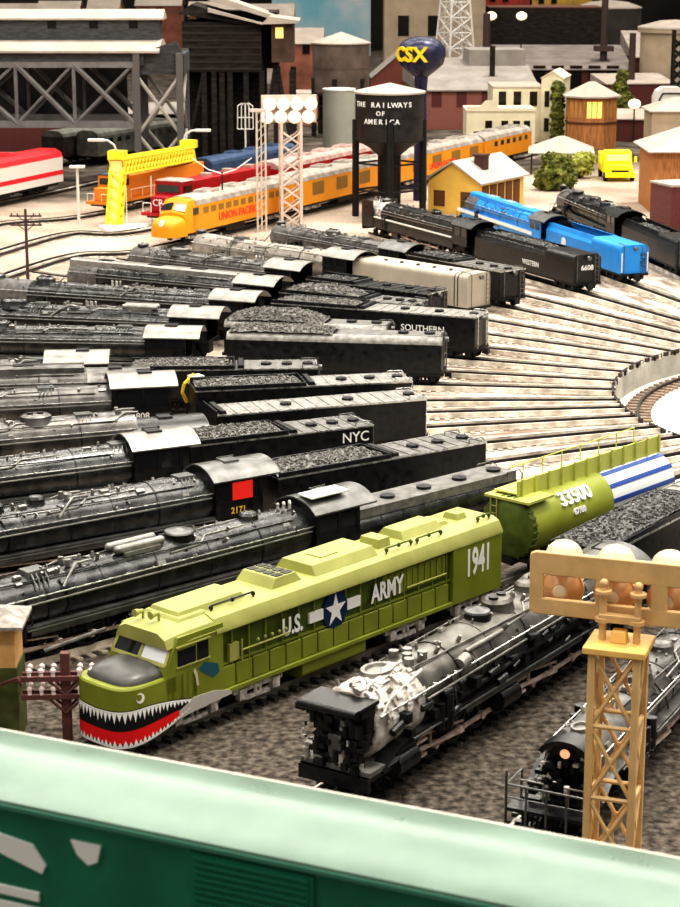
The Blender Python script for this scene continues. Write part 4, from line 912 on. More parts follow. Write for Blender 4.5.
# ---------------------------------------------------------------- diesels of the far train rows
UPY = mat('train_yellow', (0.8, 0.33, 0.012), .4, 0, .06, .5); TGREY = mat('train_grey_roof', (0.38, 0.34, 0.3), .5, 0, .3, 1); TRED = mat('train_red', (0.36, 0.008, 0.02), .35, 0, .1, .6); TROOF = mat('train_pale_pink_roof', (0.5, 0.34, 0.31), .5, 0, .3, 1)
TORG = mat('train_orange', (0.7, 0.26, 0.03), .4); TNAVY = mat('train_navy', (0.05, 0.09, 0.17), .4, 0, .2, 1); TWH = mat('train_white', (0.75, 0.7, 0.66), .4); TRD2 = mat('train_bright_red', (0.75, 0.03, 0.04), .4)
def diesel(nose, d, head, L, label, body, roof, style='cab', txt=None, stripe=None, under=SILV, group=None, win=True, txtm=RED, nosem=None, hh=4.25, sc=1.25):
    a = math.radians(head); dv = Vector((math.cos(a), math.sin(a), 0)); root = empty('diesel_locomotive', nose - dv * (d + L * sc), a, label, 'locomotive', group); root.scale = (sc, sc, sc)
    w = 1.55
    xe = L - (3.0 if style == 'cab' else .1)
    if style in ('cab', 'booster', 'coach'):
        poly = [(-w, 1.2), (-w, hh - .75)] + [(-w + .15, hh - .35), (-.8, hh), (.8, hh), (w - .15, hh - .35)] + [(w, hh - .75), (w, 1.2)]
        mb = MB(); mb.prism([(-w, 1.2), (-w, hh - .7), (w, hh - .7), (w, 1.2)], 'x', .1, xe); mb.build('body', body, root)
        mb = MB(); mb.prism([(-w - .02, hh - .72), (-w + .15, hh - .33), (-.8, hh), (.8, hh), (w - .15, hh - .33), (w + .02, hh - .72)], 'x', .1, xe - (.6 if style == 'cab' else 0)); mb.build('roof', roof, root)
        for q in range(3):
            mb = MB(); x = L * (.2 + .22 * q); mb.box(x - 1.1, x + 1.1, -.8, .8, hh - .02, hh + .22, tx=.1, ty=.1); mb.cyl((x, 0, hh + .2), (x, 0, hh + .3), .5, n=14); mb.build('roof_fan_housing', roof, root)
    else:
        mb = MB(); mb.box(.4, L - 4.6, -1.1, 1.1, 1.5, hh - .2); mb.build('long_hood', body, root, bevel=.08)
        mb = MB(); mb.box(L - 4.6, L - 2.4, -w, w, 1.5, hh, ty=.1); mb.build('cab', body, root, bevel=.08)
        mb = MB(); mb.box(L - 4.7, L - 2.3, -w - .02, w + .02, hh - .02, hh + .1, ty=.3); mb.build('cab_roof', roof, root)
        mb = MB(); mb.box(L - 2.4, L - .5, -.95, .95, 1.5, 3.0, tx=.1, ty=.1); mb.build('short_hood', body, root, bevel=.1)
        mb = MB(); mb.box(L - 2.42, L - 2.36, -1.2, 1.2, 3.2, 3.9); mb.box(L - 4.2, L - 2.8, w - .03, w + .01, 3.1, 3.8); mb.box(L - 4.2, L - 2.8, -w - .01, -w + .03, 3.1, 3.8); mb.build('cab_window', GLASS, root)
        mb = MB()
        for s in (-1, 1):
            mb.tube([(.3, s * 1.5, 2.5), (L - 4.6, s * 1.5, 2.5)], .04)
            for k in range(8): mb.tube([(.3 + k * (L - 5) / 7, s * 1.5, 1.45), (.3 + k * (L - 5) / 7, s * 1.5, 2.5)], .035)
            mb.tube([(L - .1, s * 1.4, 1.5), (L - .1, s * 1.4, 2.4), (L - .1, s * .5, 2.4), (L - .1, s * .5, 1.5)], .04)
        mb.build('handrail', WHITE, root)
        mb = MB(); mb.box(0, L, -w, w, 1.2, 1.5); mb.build('walkway', body, root)
        for q in range(3):
            mb = MB(); x = L * (.15 + .2 * q); mb.cyl((x, 0, hh - .2), (x, 0, hh + .1), .6, n=16); mb.build('roof_fan', roof, root)
        text(txt or '', .9, (L - .45, 0, 2.4), (PI / 2, 0, PI / 2), WHITE, root) if txt and nosem else None
    if style == 'cab':
        # bulldog nose: lofted sections
        mb = MB(); R = []
        for (x, ww, zt) in ((xe, 1.0, hh - .72), (xe + 1.0, .99, 2.75), (xe + 2.0, .93, 2.65), (xe + 2.6, .8, 2.45), (xe + 2.9, .58, 2.2), (xe + 3.0, .3, 1.9)):
            W = w * ww; r = []
            for i in range(17):
                t = PI * i / 16; c = math.cos(t); s = math.sin(t)
                r.append((x, W * (abs(c) ** .55) * (1 if c > 0 else -1), 1.0 + (zt - 1.0) * s ** .45))
            R.append(r)
        mb.rings(R[1:]); mb.build('nose', nosem or body, root)
        mb = MB(); mb.rings([[(x, y * k, z) for (y, z) in ((-w, 1.2), (-w, hh - .9 - d_), (-w * .8, hh - .2 - d_), (0, hh - d_), (w * .8, hh - .2 - d_), (w, hh - .9 - d_), (w, 1.2))] for (x, k, d_) in ((xe - .65, 1, 0), (xe + .2, 1, .05), (xe + 1.1, .98, 1.2))]); mb.build('cab', body, root)
        mb = MB()
        for s in (-1, 1): mb.face([(xe + .38, s * .12, hh - .32), (xe + .38, s * 1.15, hh - .5), (xe + .98, s * 1.25, hh - 1.1), (xe + .98, s * .12, hh - 1.0)])
        mb.build('windshield', GLASS, root)
        mb = MB()
        for s in (-1, 1): mb.box(xe - .9, xe + .05, *sorted((s * w, s * (w + .02))), 2.75, 3.35)
        mb.build('cab_side_window', GLASS, root)
        mb = MB(); mb.cyl((xe + 2.6, 0, 2.3), (xe + 3.02, 0, 2.2), .25, n=14); mb.build('headlight', WHITE, root)
    if stripe:
        for s in (-1, 1): MB().box(.1, xe, *sorted((s * w, s * (w + .02))), *stripe[1]).build('side_stripe', stripe[0], root)
    if win and style != 'hood':
        mb = MB(); x = 1.5
        while x < xe - 2.5:
            for s in (-1, 1): mb.box(x, x + (.9 if style != 'booster' else 2.4), *sorted((s * w, s * (w + .02))), 2.7 if style != 'booster' else 2.0, 3.25)
            x += (1.35 if style == 'cab' else 5.2) if style != 'coach' else 1.9
        mb.build('side_window', GLASS if style == 'coach' else mat('louver_brown', (.3, .17, .04), .6), root)
    if txt and style != 'hood': text(txt, 1.0, (L * .5, w + .03, 2.05), SIDE, txtm, root, bold=.01)
    mb = MB(); mb.box(0, L - .6, -1.3, 1.3, .95, 1.22); mb.box(L * .42, L * .58, -1.25, 1.25, .6, 1.0); mb.box(-.3, 0, -.2, .2, .85, 1.15); mb.build('underframe', BLK2, root)
    truck(root, 3.2, 3, under, R=.45, sp=1.5); truck(root, L - 4.2, 3, under, R=.45, sp=1.5)
    return root
diesel(n0, -1, 243, 22, 'yellow streamlined diesel with rounded nose leading the long yellow train', UPY, TGREY, 'cab', 'UNION PACIFIC')
diesel(n0, 26.8, 243, 23, 'second yellow diesel unit of the long yellow train, crossing behind the floodlight tower', UPY, TGREY, 'booster', None)
diesel(n0, 56.0, 243, 23, 'third yellow unit with vented sides behind the leg of the black water tank', UPY, TGREY, 'booster', 'UNION PACIFIC')
diesel(n0, 85.2, 243, 15, 'yellow coach ending the long yellow train beside the cream buildings', UPY, TGREY, 'coach', None)
diesel(r0_, -1, 243, 21, 'dark red diesel with white nose number facing the tracks under the yellow arch', TRED, TROOF, 'hood', 'CP', nosem=TRED)
diesel(r0_, 25.6, 243, 22, 'red diesel unit with white side lettering in front of the grey storage tank', TRED, TROOF, 'booster', 'Canadian', txtm=WHITE, win=False)
diesel(o0, -.5, 243, 22, 'orange-nosed diesel with navy roof standing behind the yellow arch', TORG, TNAVY, 'hood', sc=1.1)
diesel(o0, 24.4, 243, 22, 'navy blue diesel unit behind the red diesels', TNAVY, TNAVY, 'booster', None, win=False, sc=1.1)
wn = G(50, 193)
diesel(wn, 0, 68, 22, 'white diesel with bright red roof and red side stripe below the grey truss gallery', TWH, TRD2, 'booster', None, stripe=(TRD2, (1.9, 2.3)), win=False, under=BLK2, sc=1.42)
DRK = mat('wagon_dark_brown', (0.04, 0.03, 0.027), .6, 0, .4, 1); DGRN = mat('wagon_grey_green', (0.14, 0.14, 0.12), .6, 0, .3, 1)
diesel(G(95, 165), -2, 243, 20, 'dark grey-green coach with pale windows under the truss gallery', DGRN, DGRN, 'coach', None, under=BLK2)
diesel(G(45, 168), 2, 243, 22, 'dark brown coach with yellow trim beyond the white and red diesel', DRK, DGRN, 'coach', None, under=BLK2)
# ---------------------------------------------------------------- foreground raised green car
def fore():
    A = G(0, 722, 16.2); B = G(680, 850, 16.2); d = (B - A).normalized(); ang = math.atan2(d.y, d.x)
    nn = Vector((d.y, -d.x, 0))              # toward the camera
    W = 3.05; hw = W / 2
    c = A + nn * hw - d * 8; root = empty('green_rail_car', (c.x, c.y, 0), ang, 'large blurred green rail car with sheen-paled roof crossing the very front', 'rail car')
    SHEEN = mat('green_roof_sheen', (0.2, 0.285, 0.235), .3, 0, .12, .5, spec=.6); DG = mat('deep_green_side', (0.02, 0.2, 0.12), .4, 0, .12, .8, bump=.05)  # roof green paled: gloss highlights put into the base colour
    zt = 16.2; L = 34; ze = zt - .16
    def prof(o=0.0):
        return [(-hw - o, ze - .16), (-hw - o, ze - .08), (-hw * .8, ze + .04), (-hw * .1, zt + .08), (hw * .1, zt + .09), (hw * .85, zt - .06), (hw + o, ze - .06), (hw + o, ze - .14)]
    mb = MB(); mb.prism([(-hw + .06, zt - 4.0), (hw - .06, zt - 4.0), (hw - .06, ze - .05), (-hw + .06, ze - .05)], 'x', .2, L - .2); mb.build('body_side', DG, root, bevel=.02)
    mb = MB(); mb.prism(prof(), 'x', 0, L); mb.build('roof', SHEEN, root)
    MB().box(0, L, hw - .02, hw + .07, ze - .1, ze - .02).build('far_trim_strip', mat('cream_trim', (.7, .66, .58), .4), root)
    for s in (-1, 1):
        mb = MB(); mb.box(0, L, *sorted((s * (hw - .02), s * (hw + .05))), ze - .24, ze - .15); mb.build('gutter_rail', mat('gutter_green', (.09, .26, .19), .35), root)
    def face_x(px):                       # distance along the near side that stands at a given place
        P = G(px, 870, zt - 1); return (Vector((P.x, P.y, 0)) - Vector((c.x, c.y, 0))).dot(d)
    xl = face_x(270)
    mb = MB(); mb.box(xl - 1.35, xl + 1.35, -hw - .0, -hw + .08, zt - 2.6, zt - .5)
    for k in range(14): mb.box(xl - 1.25, xl + 1.25, -hw - .05, -hw + .0, zt - .62 - k * .14, zt - .56 - k * .14)
    mb.build('louver_panel', mat('louver_green', (.02, .2, .12), .35), root)
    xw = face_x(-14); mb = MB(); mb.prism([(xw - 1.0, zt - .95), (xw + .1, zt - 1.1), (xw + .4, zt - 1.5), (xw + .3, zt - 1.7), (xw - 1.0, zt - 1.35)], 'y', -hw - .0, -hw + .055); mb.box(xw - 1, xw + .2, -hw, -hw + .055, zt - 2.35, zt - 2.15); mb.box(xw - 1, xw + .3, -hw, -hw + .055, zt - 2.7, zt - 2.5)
    mb.build('white_patch', WHITE, root)  # plain white patches on the near side
    xw = face_x(62); mb = MB(); mb.prism([(xw - .35, zt - .8), (xw + .36, zt - .8), (xw + .27, zt - 1.18), (xw + .05, zt - 1.28), (xw - .2, zt - 1.1)], 'y', -hw - .0, -hw + .055); mb.build('white_patch', WHITE, root)
    zs = 11.0
    mb = MB(); mb.box(.5, L - .5, -1.2, 1.2, zt - 4.2, zt - 3.98); mb.build('underframe', BLK2, root)
    for x in (4, L - 4):
        mb = MB()
        mb.box(x - 2, x + 2, -1.1, -.9, 11.9, 12.1); mb.box(x - 2, x + 2, .9, 1.1, 11.9, 12.1)
        for s in (-1, 1):
            for q in (-1.2, 1.2): mb.cyl((x + q, s * .7, 11.75), (x + q, s * .85, 11.75), .45, n=20)
        mb.build('truck', BLK2, root)
    t = empty('raised_track_shelf', (c.x, c.y, 0), ang, 'raised wooden shelf carrying the near track under the green rail car', 'shelf')
    SH = mat('shelf_wood', (.25, .17, .1), .7, 0, .2, 1)
    MB().box(-4, L + 4, -2.2, 2.2, 10.6, 11.0).build('shelf_board', SH, t)
    for x in (0, L / 2, L):
        for s in (-1.8, 1.8): MB().box(x - .3, x + .3, s - .2, s + .2, 0, 10.6).build('post', SH, t)
    for y in (-.76, .76): MB().box(-4, L + 4, y - .07, y + .07, 11.15, 11.32).build('rail', RLS, t)
    mb = MB(); x = -3.8
    while x < L + 4: mb.box(x, x + .3, -1.3, 1.3, 11.0, 11.15); x += .8
    tag(mb.build('sleeper_row', TIE, t), kind='stuff')
fore()
# ---------------------------------------------------------------- signal tower
def signal():
    TAN = mat('tan_plastic', (0.68, 0.47, 0.24), .5, 0, .08, 1.5); TANL = mat('tan_cap', (0.88, 0.58, 0.2), .5, 0, .06, 1.5); CRM = mat('cream_shell', (0.75, 0.6, 0.42), .4, 0, .05, 1)
    D = G(611, 868); root = empty('signal_tower', (D.x, D.y, 0), math.radians(-19), 'tan lattice signal tower with crossarm frame and round cream lamps', 'signal tower')
    Hh = 8.55; a = .8; 
    mb = MB(); mb.box(-a - .35, a + .35, -a - .35, a + .35, 0, .3, tx=.05, ty=.05); mb.build('base', TAN, root)
    for sx in (-1, 1):
        for sy in (-1, 1):
            mb = MB(); mb.box(sx * a - .13, sx * a + .13, sy * a - .13, sy * a + .13, .3, Hh); mb.build('leg', TAN, root, bevel=.02)
    nlev = 3
    for f in range(4):
        M = Matrix.Rotation(f * PI / 2, 4, 'Z'); mb = MB(); r = .085
        def P(x, z): v = M @ Vector((x, -a, z)); return (v.x, v.y, v.z)
        for k in range(nlev):
            z0 = .3 + k * (Hh - .3) / nlev; z1 = .3 + (k + 1) * (Hh - .3) / nlev; zm = (z0 + z1) / 2
            mb.cyl(P(-a, z0), P(a, z1), r, n=6); mb.cyl(P(a, z0), P(-a, z1), r, n=6); mb.cyl(P(-a, z1), P(a, z1), r * 1.1, n=6); mb.cyl(P(-a, z0), P(a, z0), r, n=6)
            mb.prism([(-.2, zm - .2), (.2, zm - .2), (.2, zm + .2), (-.2, zm + .2)], 'y', -a - .04, -a + .04, M=M)
        mb.build('lattice_bracing', TAN, root)
    mb = MB(); mb.box(-1.12, 1.12, -1.05, 1.05, Hh, Hh + .26); mb.build('cap', TANL, root, bevel=.04)
    mb = MB(); mb.box(-.3, .3, -.3, .3, Hh + .26, Hh + .7, tx=.05, ty=.1); mb.build('cap_block', TANL, root, bevel=.04)
    for s in (-.62, .62):
        mb = MB(); mb.cyl((s, 0, Hh + .2), (s, 0, Hh + 2.25), .13, n=10); mb.cyl((s, 0, Hh + .95), (s, 0, Hh + 1.1), .28, n=14); mb.cyl((s, 0, Hh + 2.0), (s, 0, Hh + 2.12), .3, n=14); mb.sph((s, 0, Hh + 2.36), .17, 10, 6); mb.build('mounting_bolt', TAN, root)
    mb = MB(); mb.box(-.75, .75, -.18, .18, Hh + .95, Hh + 1.25); mb.build('bracket', TAN, root, bevel=.03)
    # crossarm frame behind bolts
    z0 = Hh + .85; z1 = z0 + 2.35; x0 = -3.4; x1 = 4.6; y0 = .28; y1 = .5
    def rr(xa, xb, za, zb, r, n=5):
        o = []
        for (cx, cz_, s) in ((xb - r, zb - r, 0), (xa + r, zb - r, 90), (xa + r, za + r, 180), (xb - r, za + r, 270)):
            for i in range(n + 1): t = math.radians(s + 90 * i / n); o.append((cx + r * math.cos(t), cz_ + r * math.sin(t)))
        return o
    mb = MB()
    outer = rr(x0, x1, z0, z1, .4); 
    mb.prism(rr(x0, x1, z1 - .85, z1, .25), 'y', y0, y1); mb.prism(rr(x0, x1, z0, z0 + .62, .25), 'y', y0, y1)
    for (xa, xb) in ((x0, x0 + .5), (-1.0, -.72), (1.0, 1.6), (x1 - .5, x1)): mb.prism(rr(xa, xb, z0 + .05, z1 - .05, .1), 'y', y0 + .003, y1 - .003)
    mb.build('crossarm_frame', TAN, root, bevel=.04)
    for i, x in enumerate((-2.35, -.45, 1.5, 3.4)):
        for k, z in enumerate((z1 - .35, z0 + .55)):
            if k == 0:
                mb = MB(); mb.sph((x, 1.2, z + .02), (.68, .68, .58), 24, 12); sh = mb.build('lamp_shell', CRM, root)
                mb = MB(); mb.cyl((x, .5, z), (x, .75, z), .22, n=12); mb.build('lamp_neck', TAN, sh)
            else:
                mb = MB(); mb.cyl((x, .6, z + .25), (x, 1.1, z + .25), .3, .72, n=24); mb.cyl((x, 1.1, z + .25), (x, 1.25, z + .25), .78, .78, n=24); sh = mb.build('lamp_shell', mat('orange_tan_shell', (.68, .4, .2), .4), root)
                mb = MB(); mb.sph((x + .5 * 0, .62, z + .25), (.28, .12, .28), 12, 8); mb.build('lamp_boss', CRM, sh)
signal()
# ---------------------------------------------------------------- buildings
RIDGE = mat('roof_grey_dusty', (0.33, 0.3, 0.275), .8, 0, .15, .3); ROOFB = mat('roof_beige_pale', (0.45, 0.39, 0.34), .8, 0, .12, .3); RGD = mat('roof_mid_grey', (0.24, 0.21, 0.195), .8, 0, .2, .3)
def brick(name, c, c2, sc=2.2):
    m = bpy.data.materials.new(name); m.use_nodes = True; n = m.node_tree.nodes; l = m.node_tree.links
    b = n['Principled BSDF']; b.inputs['Roughness'].default_value = .8
    t = n.new('ShaderNodeTexBrick'); t.inputs['Color1'].default_value = (*c, 1); t.inputs['Color2'].default_value = (*[x * .8 for x in c], 1); t.inputs['Mortar'].default_value = (*c2, 1); t.inputs['Scale'].default_value = sc; t.inputs['Mortar Size'].default_value = .012
    tc = n.new('ShaderNodeTexCoord'); mp = n.new('ShaderNodeMapping'); mp.inputs['Rotation'].default_value = (PI / 2, 0, 0); l.new(tc.outputs['Object'], mp.inputs[0]); l.new(mp.outputs[0], t.inputs['Vector']); l.new(t.outputs['Color'], b.inputs['Base Color'])
    return m
BRK = brick('red_brick', (0.25, 0.08, 0.06), (.26, .13, .1)); BRKM = brick('maroon_brick', (0.15, 0.045, 0.04), (.2, .09, .08)); BRKP = brick('pinkish_brick', (0.36, 0.15, 0.12), (.32, .18, .15))
CREAM = mat('cream_wall', (0.74, 0.67, 0.5), .7, 0, .08, .4); YELW = mat('yellow_clapboard', (0.78, 0.52, 0.13), .7, 0, .06, .5); BRNW = mat('brown_board', (0.42, 0.19, 0.07), .7, 0, .3, 1.2, stretch=(6, 6, .5)); TANW = mat('tan_wall', (0.45, 0.36, 0.27), .75, 0, .12, .3); GRYW = mat('grey_timber', (0.07, 0.072, 0.075), .8, 0, .3, .8, stretch=(1, 1, 5)); DARKW = mat('dark_timber', (0.03, 0.022, 0.018), .85, 0, .5, .6, stretch=(1, 1, 4)); GIRD = mat('girder_grey', (0.2, 0.2, 0.2), .6, 0, .15, .6); WIN = mat('window_dark', (0.015, 0.013, 0.012), .2)
WARM = mat('lit_window', (1.0, .5, .12), .4, emit=1.0); OCHRE = mat('ochre_board', (.5, .26, .08), .7, 0, .3, 1.5, stretch=(6, 6, .5))
def wpt(x, d, z=0.0):      # world point on vertical plane at distance d
    return ((x - CX) / F * d, 0, 0)
def house(name, label, cat, x0, y0, ang, W, D, h, wall, roofm, roof='gable_x', rh=2.0, over=.4, wins=(), side_wins=(), winm=WIN, chimney=None, z0=0.0, extra=None, framem=None, group=None):
    """x0,y0 = front near corner on the ground; facade runs along local x (0..W), depth along local y (0..D)."""
    root = empty(name, (x0, y0, 0), math.radians(ang), label, cat, group)
    MB().box(0, W, 0, D, z0, h).build('wall', wall, root, smooth=0)
    o = over; mb = MB()
    if roof == 'gable_x':     # ridge along x
        mb.prism([(-o, h - .05), (-o, h + .12), (D / 2, h + rh + .12), (D + o, h + .12), (D + o, h - .05), (D / 2, h + rh - .1)], 'x', -o, W + o)
    elif roof == 'gable_y':
        mb.prism([(-o, h - .05), (-o, h + .12), (W / 2, h + rh + .12), (W + o, h + .12), (W + o, h - .05), (W / 2, h + rh - .1)], 'y', -o, D + o)
    elif roof == 'hip':
        k = min(W, D) / 2 * .98
        mb.rings([[(-o, -o, h), (W + o, -o, h), (W + o, D + o, h), (-o, D + o, h)], [(-o, -o, h + .15), (W + o, -o, h + .15), (W + o, D + o, h + .15), (-o, D + o, h + .15)], [(k, k, h + rh), (W - k, k, h + rh), (W - k, D - k, h + rh), (k, D - k, h + rh)]])
    elif roof == 'shed':
        mb.prism([(-o, h), (-o, h + .2), (D + o, h + rh + .2), (D + o, h)], 'x', -o, W + o)
    else:
        mb.box(-o * .3, W + o * .3, -o * .3, D + o * .3, h, h + .25)
    mb.build('roof', roofm, root, smooth=0)
    if roof == 'gable_x': 
        mb = MB(); 
        for x in (0.02, W - .2): mb.prism([(0, h), (D / 2, h + rh - .12), (D, h)], 'x', x, x + .18)
        mb.build('gable_wall', wall, root, smooth=0)
    if roof == 'gable_y': 
        mb = MB()
        for y in (0.02, D - .2): mb.prism([(0, h), (W / 2, h + rh - .12), (W, h)], 'y', y, y + .18)
        mb.build('gable_wall', wall, root, smooth=0)
    for (u, z, ww, hh) in wins:
        f = MB().box(u - ww / 2 - .12, u + ww / 2 + .12, -.06, .03, z - .12, z + hh + .12).build('window', framem or wall, root, smooth=0); MB().box(u - ww / 2, u + ww / 2, -.09, -.02, z, z + hh).build('pane', winm, f, smooth=0)
    for (side, v, z, ww, hh) in side_wins:
        xx = W if side > 0 else 0; f = MB().box(xx - .05, xx + .05, v - ww / 2 - .12, v + ww / 2 + .12, z - .12, z + hh + .12).build('window', framem or wall, root, smooth=0); MB().box(xx - .09, xx + .09, v - ww / 2, v + ww / 2, z, z + hh).build('pane', winm, f, smooth=0)
    if chimney:
        cx, cy, cz_, cw, cm = chimney; mb = MB(); mb.box(cx - cw / 2, cx + cw / 2, cy - cw / 2, cy + cw / 2, h - .5, cz_); mb.box(cx - cw / 2 - .12, cx + cw / 2 + .12, cy - cw / 2 - .12, cy + cw / 2 + .12, cz_, cz_ + .25); mb.build('chimney', cm, root, smooth=0)
    return root
def X(px, D): return (px - CX) / F * D * 1.0
def Z(py, D):
    b_ = (py - CY) / F; return H + D * (-math.sin(PITCH) - b_ * math.cos(PITCH)) / (math.cos(PITCH) - b_ * math.sin(PITCH))
# yellow house
A = G(424, 213); B = G(479, 219); ang = math.degrees(math.atan2(B.y - A.y, B.x - A.x))
A = G(428, 212); W = 7.2
house('yellow_house', 'yellow clapboard house with grey gable roof and brick chimney beside the blue engine', 'house', A.x, A.y, -32, W, 12, 3.9, YELW, mat('roof_blue_grey', (.42, .4, .39), .7, 0, .08, .4), 'gable_y', 2.6, .6, wins=((1.6, 1.0, 1.3, 1.7), (5.4, 1.0, 1.3, 1.7)), side_wins=[(1, 1.6 + k * 2.1, .6, 1.5, 2.8) for k in range(5)], winm=mat('brown_shutter', (.16, .07, .025), .6), chimney=(5.2, 4.2, 6.9, 1.35, mat('chimney_brown', (.1, .045, .035), .7)), framem=mat('dark_trim', (.1, .05, .03), .6))
# cream buildings
D1 = 322
def bx(px, D, py=90): return (px - CX) / F * D / (math.cos(PITCH) - (py - CY) / F * math.sin(PITCH))
a = G(466, 150); house('cream_building', 'low cream stucco building with arched parapet and dark narrow windows', 'building', a.x, a.y, 0, bx(536, a.y) - a.x, 9, 6.2, CREAM, CREAM, 'flat', wins=[(1.7, .8, 1.0, 2.2), (3.6, 2.7, 1.1, 2), (6.2, 2.7, 1.1, 2), (8.1, 2.7, 1.1, 2), (9.8, 2.7, 1.0, 2.0)])
b_ = empty('cream_parapet_wall', (a.x, a.y, 0), 0, 'stepped cream parapet crowning the low cream stucco building', 'parapet'); mb = MB(); mb.prism([(0, 6.2), (0, 6.9), (2.2, 7.0), (3.0, 7.9), (4.4, 7.9), (5.2, 6.7), (11.2, 6.7), (11.2, 6.2)], 'y', -.15, .35); mb.build('parapet', CREAM, b_, smooth=0)
a2 = G(493, 146); Dd = a2.y + 6; xa = bx(493, Dd); hh2 = Z(92, Dd)
cb = house('cream_building', 'taller two-storey cream building with ivy on its corner and roof parapets', 'building', xa, Dd, 0, bx(543, Dd) - xa, 12, Z(88, Dd), CREAM, ROOFB, 'flat', wins=[(1.6, Z(106, Dd), 1.25, 2.4), (4.1, Z(106, Dd), 1.25, 2.4), (6.8, Z(106, Dd), 1.25, 2.4), (1.6, 1.6, 1.25, 2.2), (4.1, 1.6, 1.25, 2.2)])
xb = bx(541, Dd - 1); house('cream_building', 'narrow cream tower block with scrolled parapet joined to the two-storey cream building', 'building', xb, Dd - 1.5, -14, 3.6, 9, Z(78, Dd), CREAM, CREAM, 'gable_y', 1.2, .15, wins=[(1.0, Z(106, Dd), .8, 2.6), (2.5, Z(106, Dd), .8, 2.6), (1.0, 2, .8, 2.2), (2.5, 2, .8, 2.2)])
# brown octagonal shack
a = G(594, 150); root = empty('octagonal_signal_cabin', (a.x, a.y + 5, 0), 0, 'brown wooden octagonal cabin with warm lit windows and pale hip roof', 'cabin')
def ngon(r, z, n=8, ph=PI / 8): return [(r * math.cos(ph + 2 * PI * i / n), r * math.sin(ph + 2 * PI * i / n), z) for i in range(n)]
s_ = 205 / 33
MB().rings([ngon(4.3, 0), ngon(4.3, 8.3)]).build('wall', BRNW, root, smooth=0)
MB().rings([ngon(5.0, 8.2), ngon(5.0, 8.45), ngon(.6, 10.6)]).build('roof', ROOFB, root, smooth=0)
MB().rings([ngon(4.45, 4.0), ngon(4.45, 4.3)]).build('trim_band', mat('dark_trim', (.1, .05, .03)), root, smooth=0)
for i in range(3, 8):
    t = 2 * PI * i / 8 + PI / 4 - PI / 4; M = Matrix.Rotation(t, 4, 'Z')
    for q in (-.85, .0, .85):
        mb = MB(); mb.box(3.94, 4.03, q - .33, q + .33, 5.0, 7.6, M=M); mb.build('window', WARM if i == 6 else OCHRE, root, smooth=0)
# shelter with hip roof
a = G(531, 176); r = empty('open_shelter', (a.x, a.y + 2, 0), -.1, 'open-sided shelter with pale hip roof on thin posts behind the bush', 'shelter')
MB().rings([[(-.3, -.3, 3.0), (9.3, -.3, 3.0), (9.3, 9.3, 3.0), (-.3, 9.3, 3.0)], [(-.3, -.3, 3.15), (9.3, -.3, 3.15), (9.3, 9.3, 3.15), (-.3, 9.3, 3.15)], [(4.2, 4.5, 5.2), (5, 4.5, 5.2), (5, 4.6, 5.2), (4.2, 4.6, 5.2)]]).build('roof', ROOFB, r, smooth=0)
for x in (.2, 4.5, 8.8):
    for y in (.2, 8.8): MB().cyl((x, y, 0), (x, y, 3.0), .1, n=8).build('post', DARKW, r)
# right side houses
a = G(652, 214); house('brown_depot', 'brown board-sided depot with pale roof at the edge above the dark red box hut', 'building', a.x, a.y, 0, 14, 12, 7.6, BRNW, ROOFB, 'hip', 3.2, .8, wins=[(2, 1.2, 1.6, 2.6), (5.2, 1.2, 1.6, 2.6)], winm=OCHRE)
house('octagonal_roof_hut', 'pale-roofed round-ended brown hut just above the brown depot roof', 'building', bx(653, 310), 310, 0, 10, 8, Z(112, 310), TANW, ROOFB, 'hip', 2.0, .5)
a = G(670, 232); house('red_brick_hut', 'small dark red box hut with pale flat roof in front of the brown depot', 'hut', a.x, a.y, 20, 5.5, 5, 5.2, BRKM, ROOFB, 'flat')
a = G(612, 148); house('maroon_house', 'low maroon house with pale shed roof behind the yellow truck', 'house', a.x, a.y + 12, -12, 9, 6, 3.6, BRKM, ROOFB, 'shed', 1.2)
house('maroon_house', 'small maroon house with brown-grey gable roof beside the round-cornered white machine', 'house', bx(615, 350), 352, -18, 8.5, 7, Z(122, 352), BRKM, RGD, 'gable_x', 2.2)
house('maroon_warehouse', 'maroon windowless warehouse wall with sloping pale roof and dark vent pipe, beyond the cabin', 'building', bx(607, 383), 383, 8, 13, 11, Z(84, 385), BRKM, ROOFB, 'shed', 1.2, .3)
house('maroon_warehouse', 'tall maroon brick warehouse behind the black lattice column at the edge', 'building', bx(634, 420), 420, 0, 26, 20, Z(58, 420), BRKM, ROOFB, 'shed', 4.5, .4)
# white machine with rounded frame
m_ = empty('white_machine', (bx(672, 330), 330, 0), 0, 'white rounded machine housing with dark outline near the brown depot roof', 'machine')
mb = MB(); mb.prism([(-2.8, 0), (2.8, 0), (2.8, 8.2), (2.2, 9.2), (1.2, 9.8), (-1.4, 9.8), (-2.4, 9.2), (-2.8, 8.2)], 'y', 0, 3); mb.build('housing', mat('machine_white', (.7, .68, .64), .5), m_)
mb = MB(); mb.tube([(-2.0, -.1, 1), (-2.0, -.1, 7.8), (-1.5, -.1, 8.8), (1.4, -.1, 8.8), (2.0, -.1, 7.8), (2.0, -.1, 1)], .12); mb.build('outline_pipe', DARKW, m_)
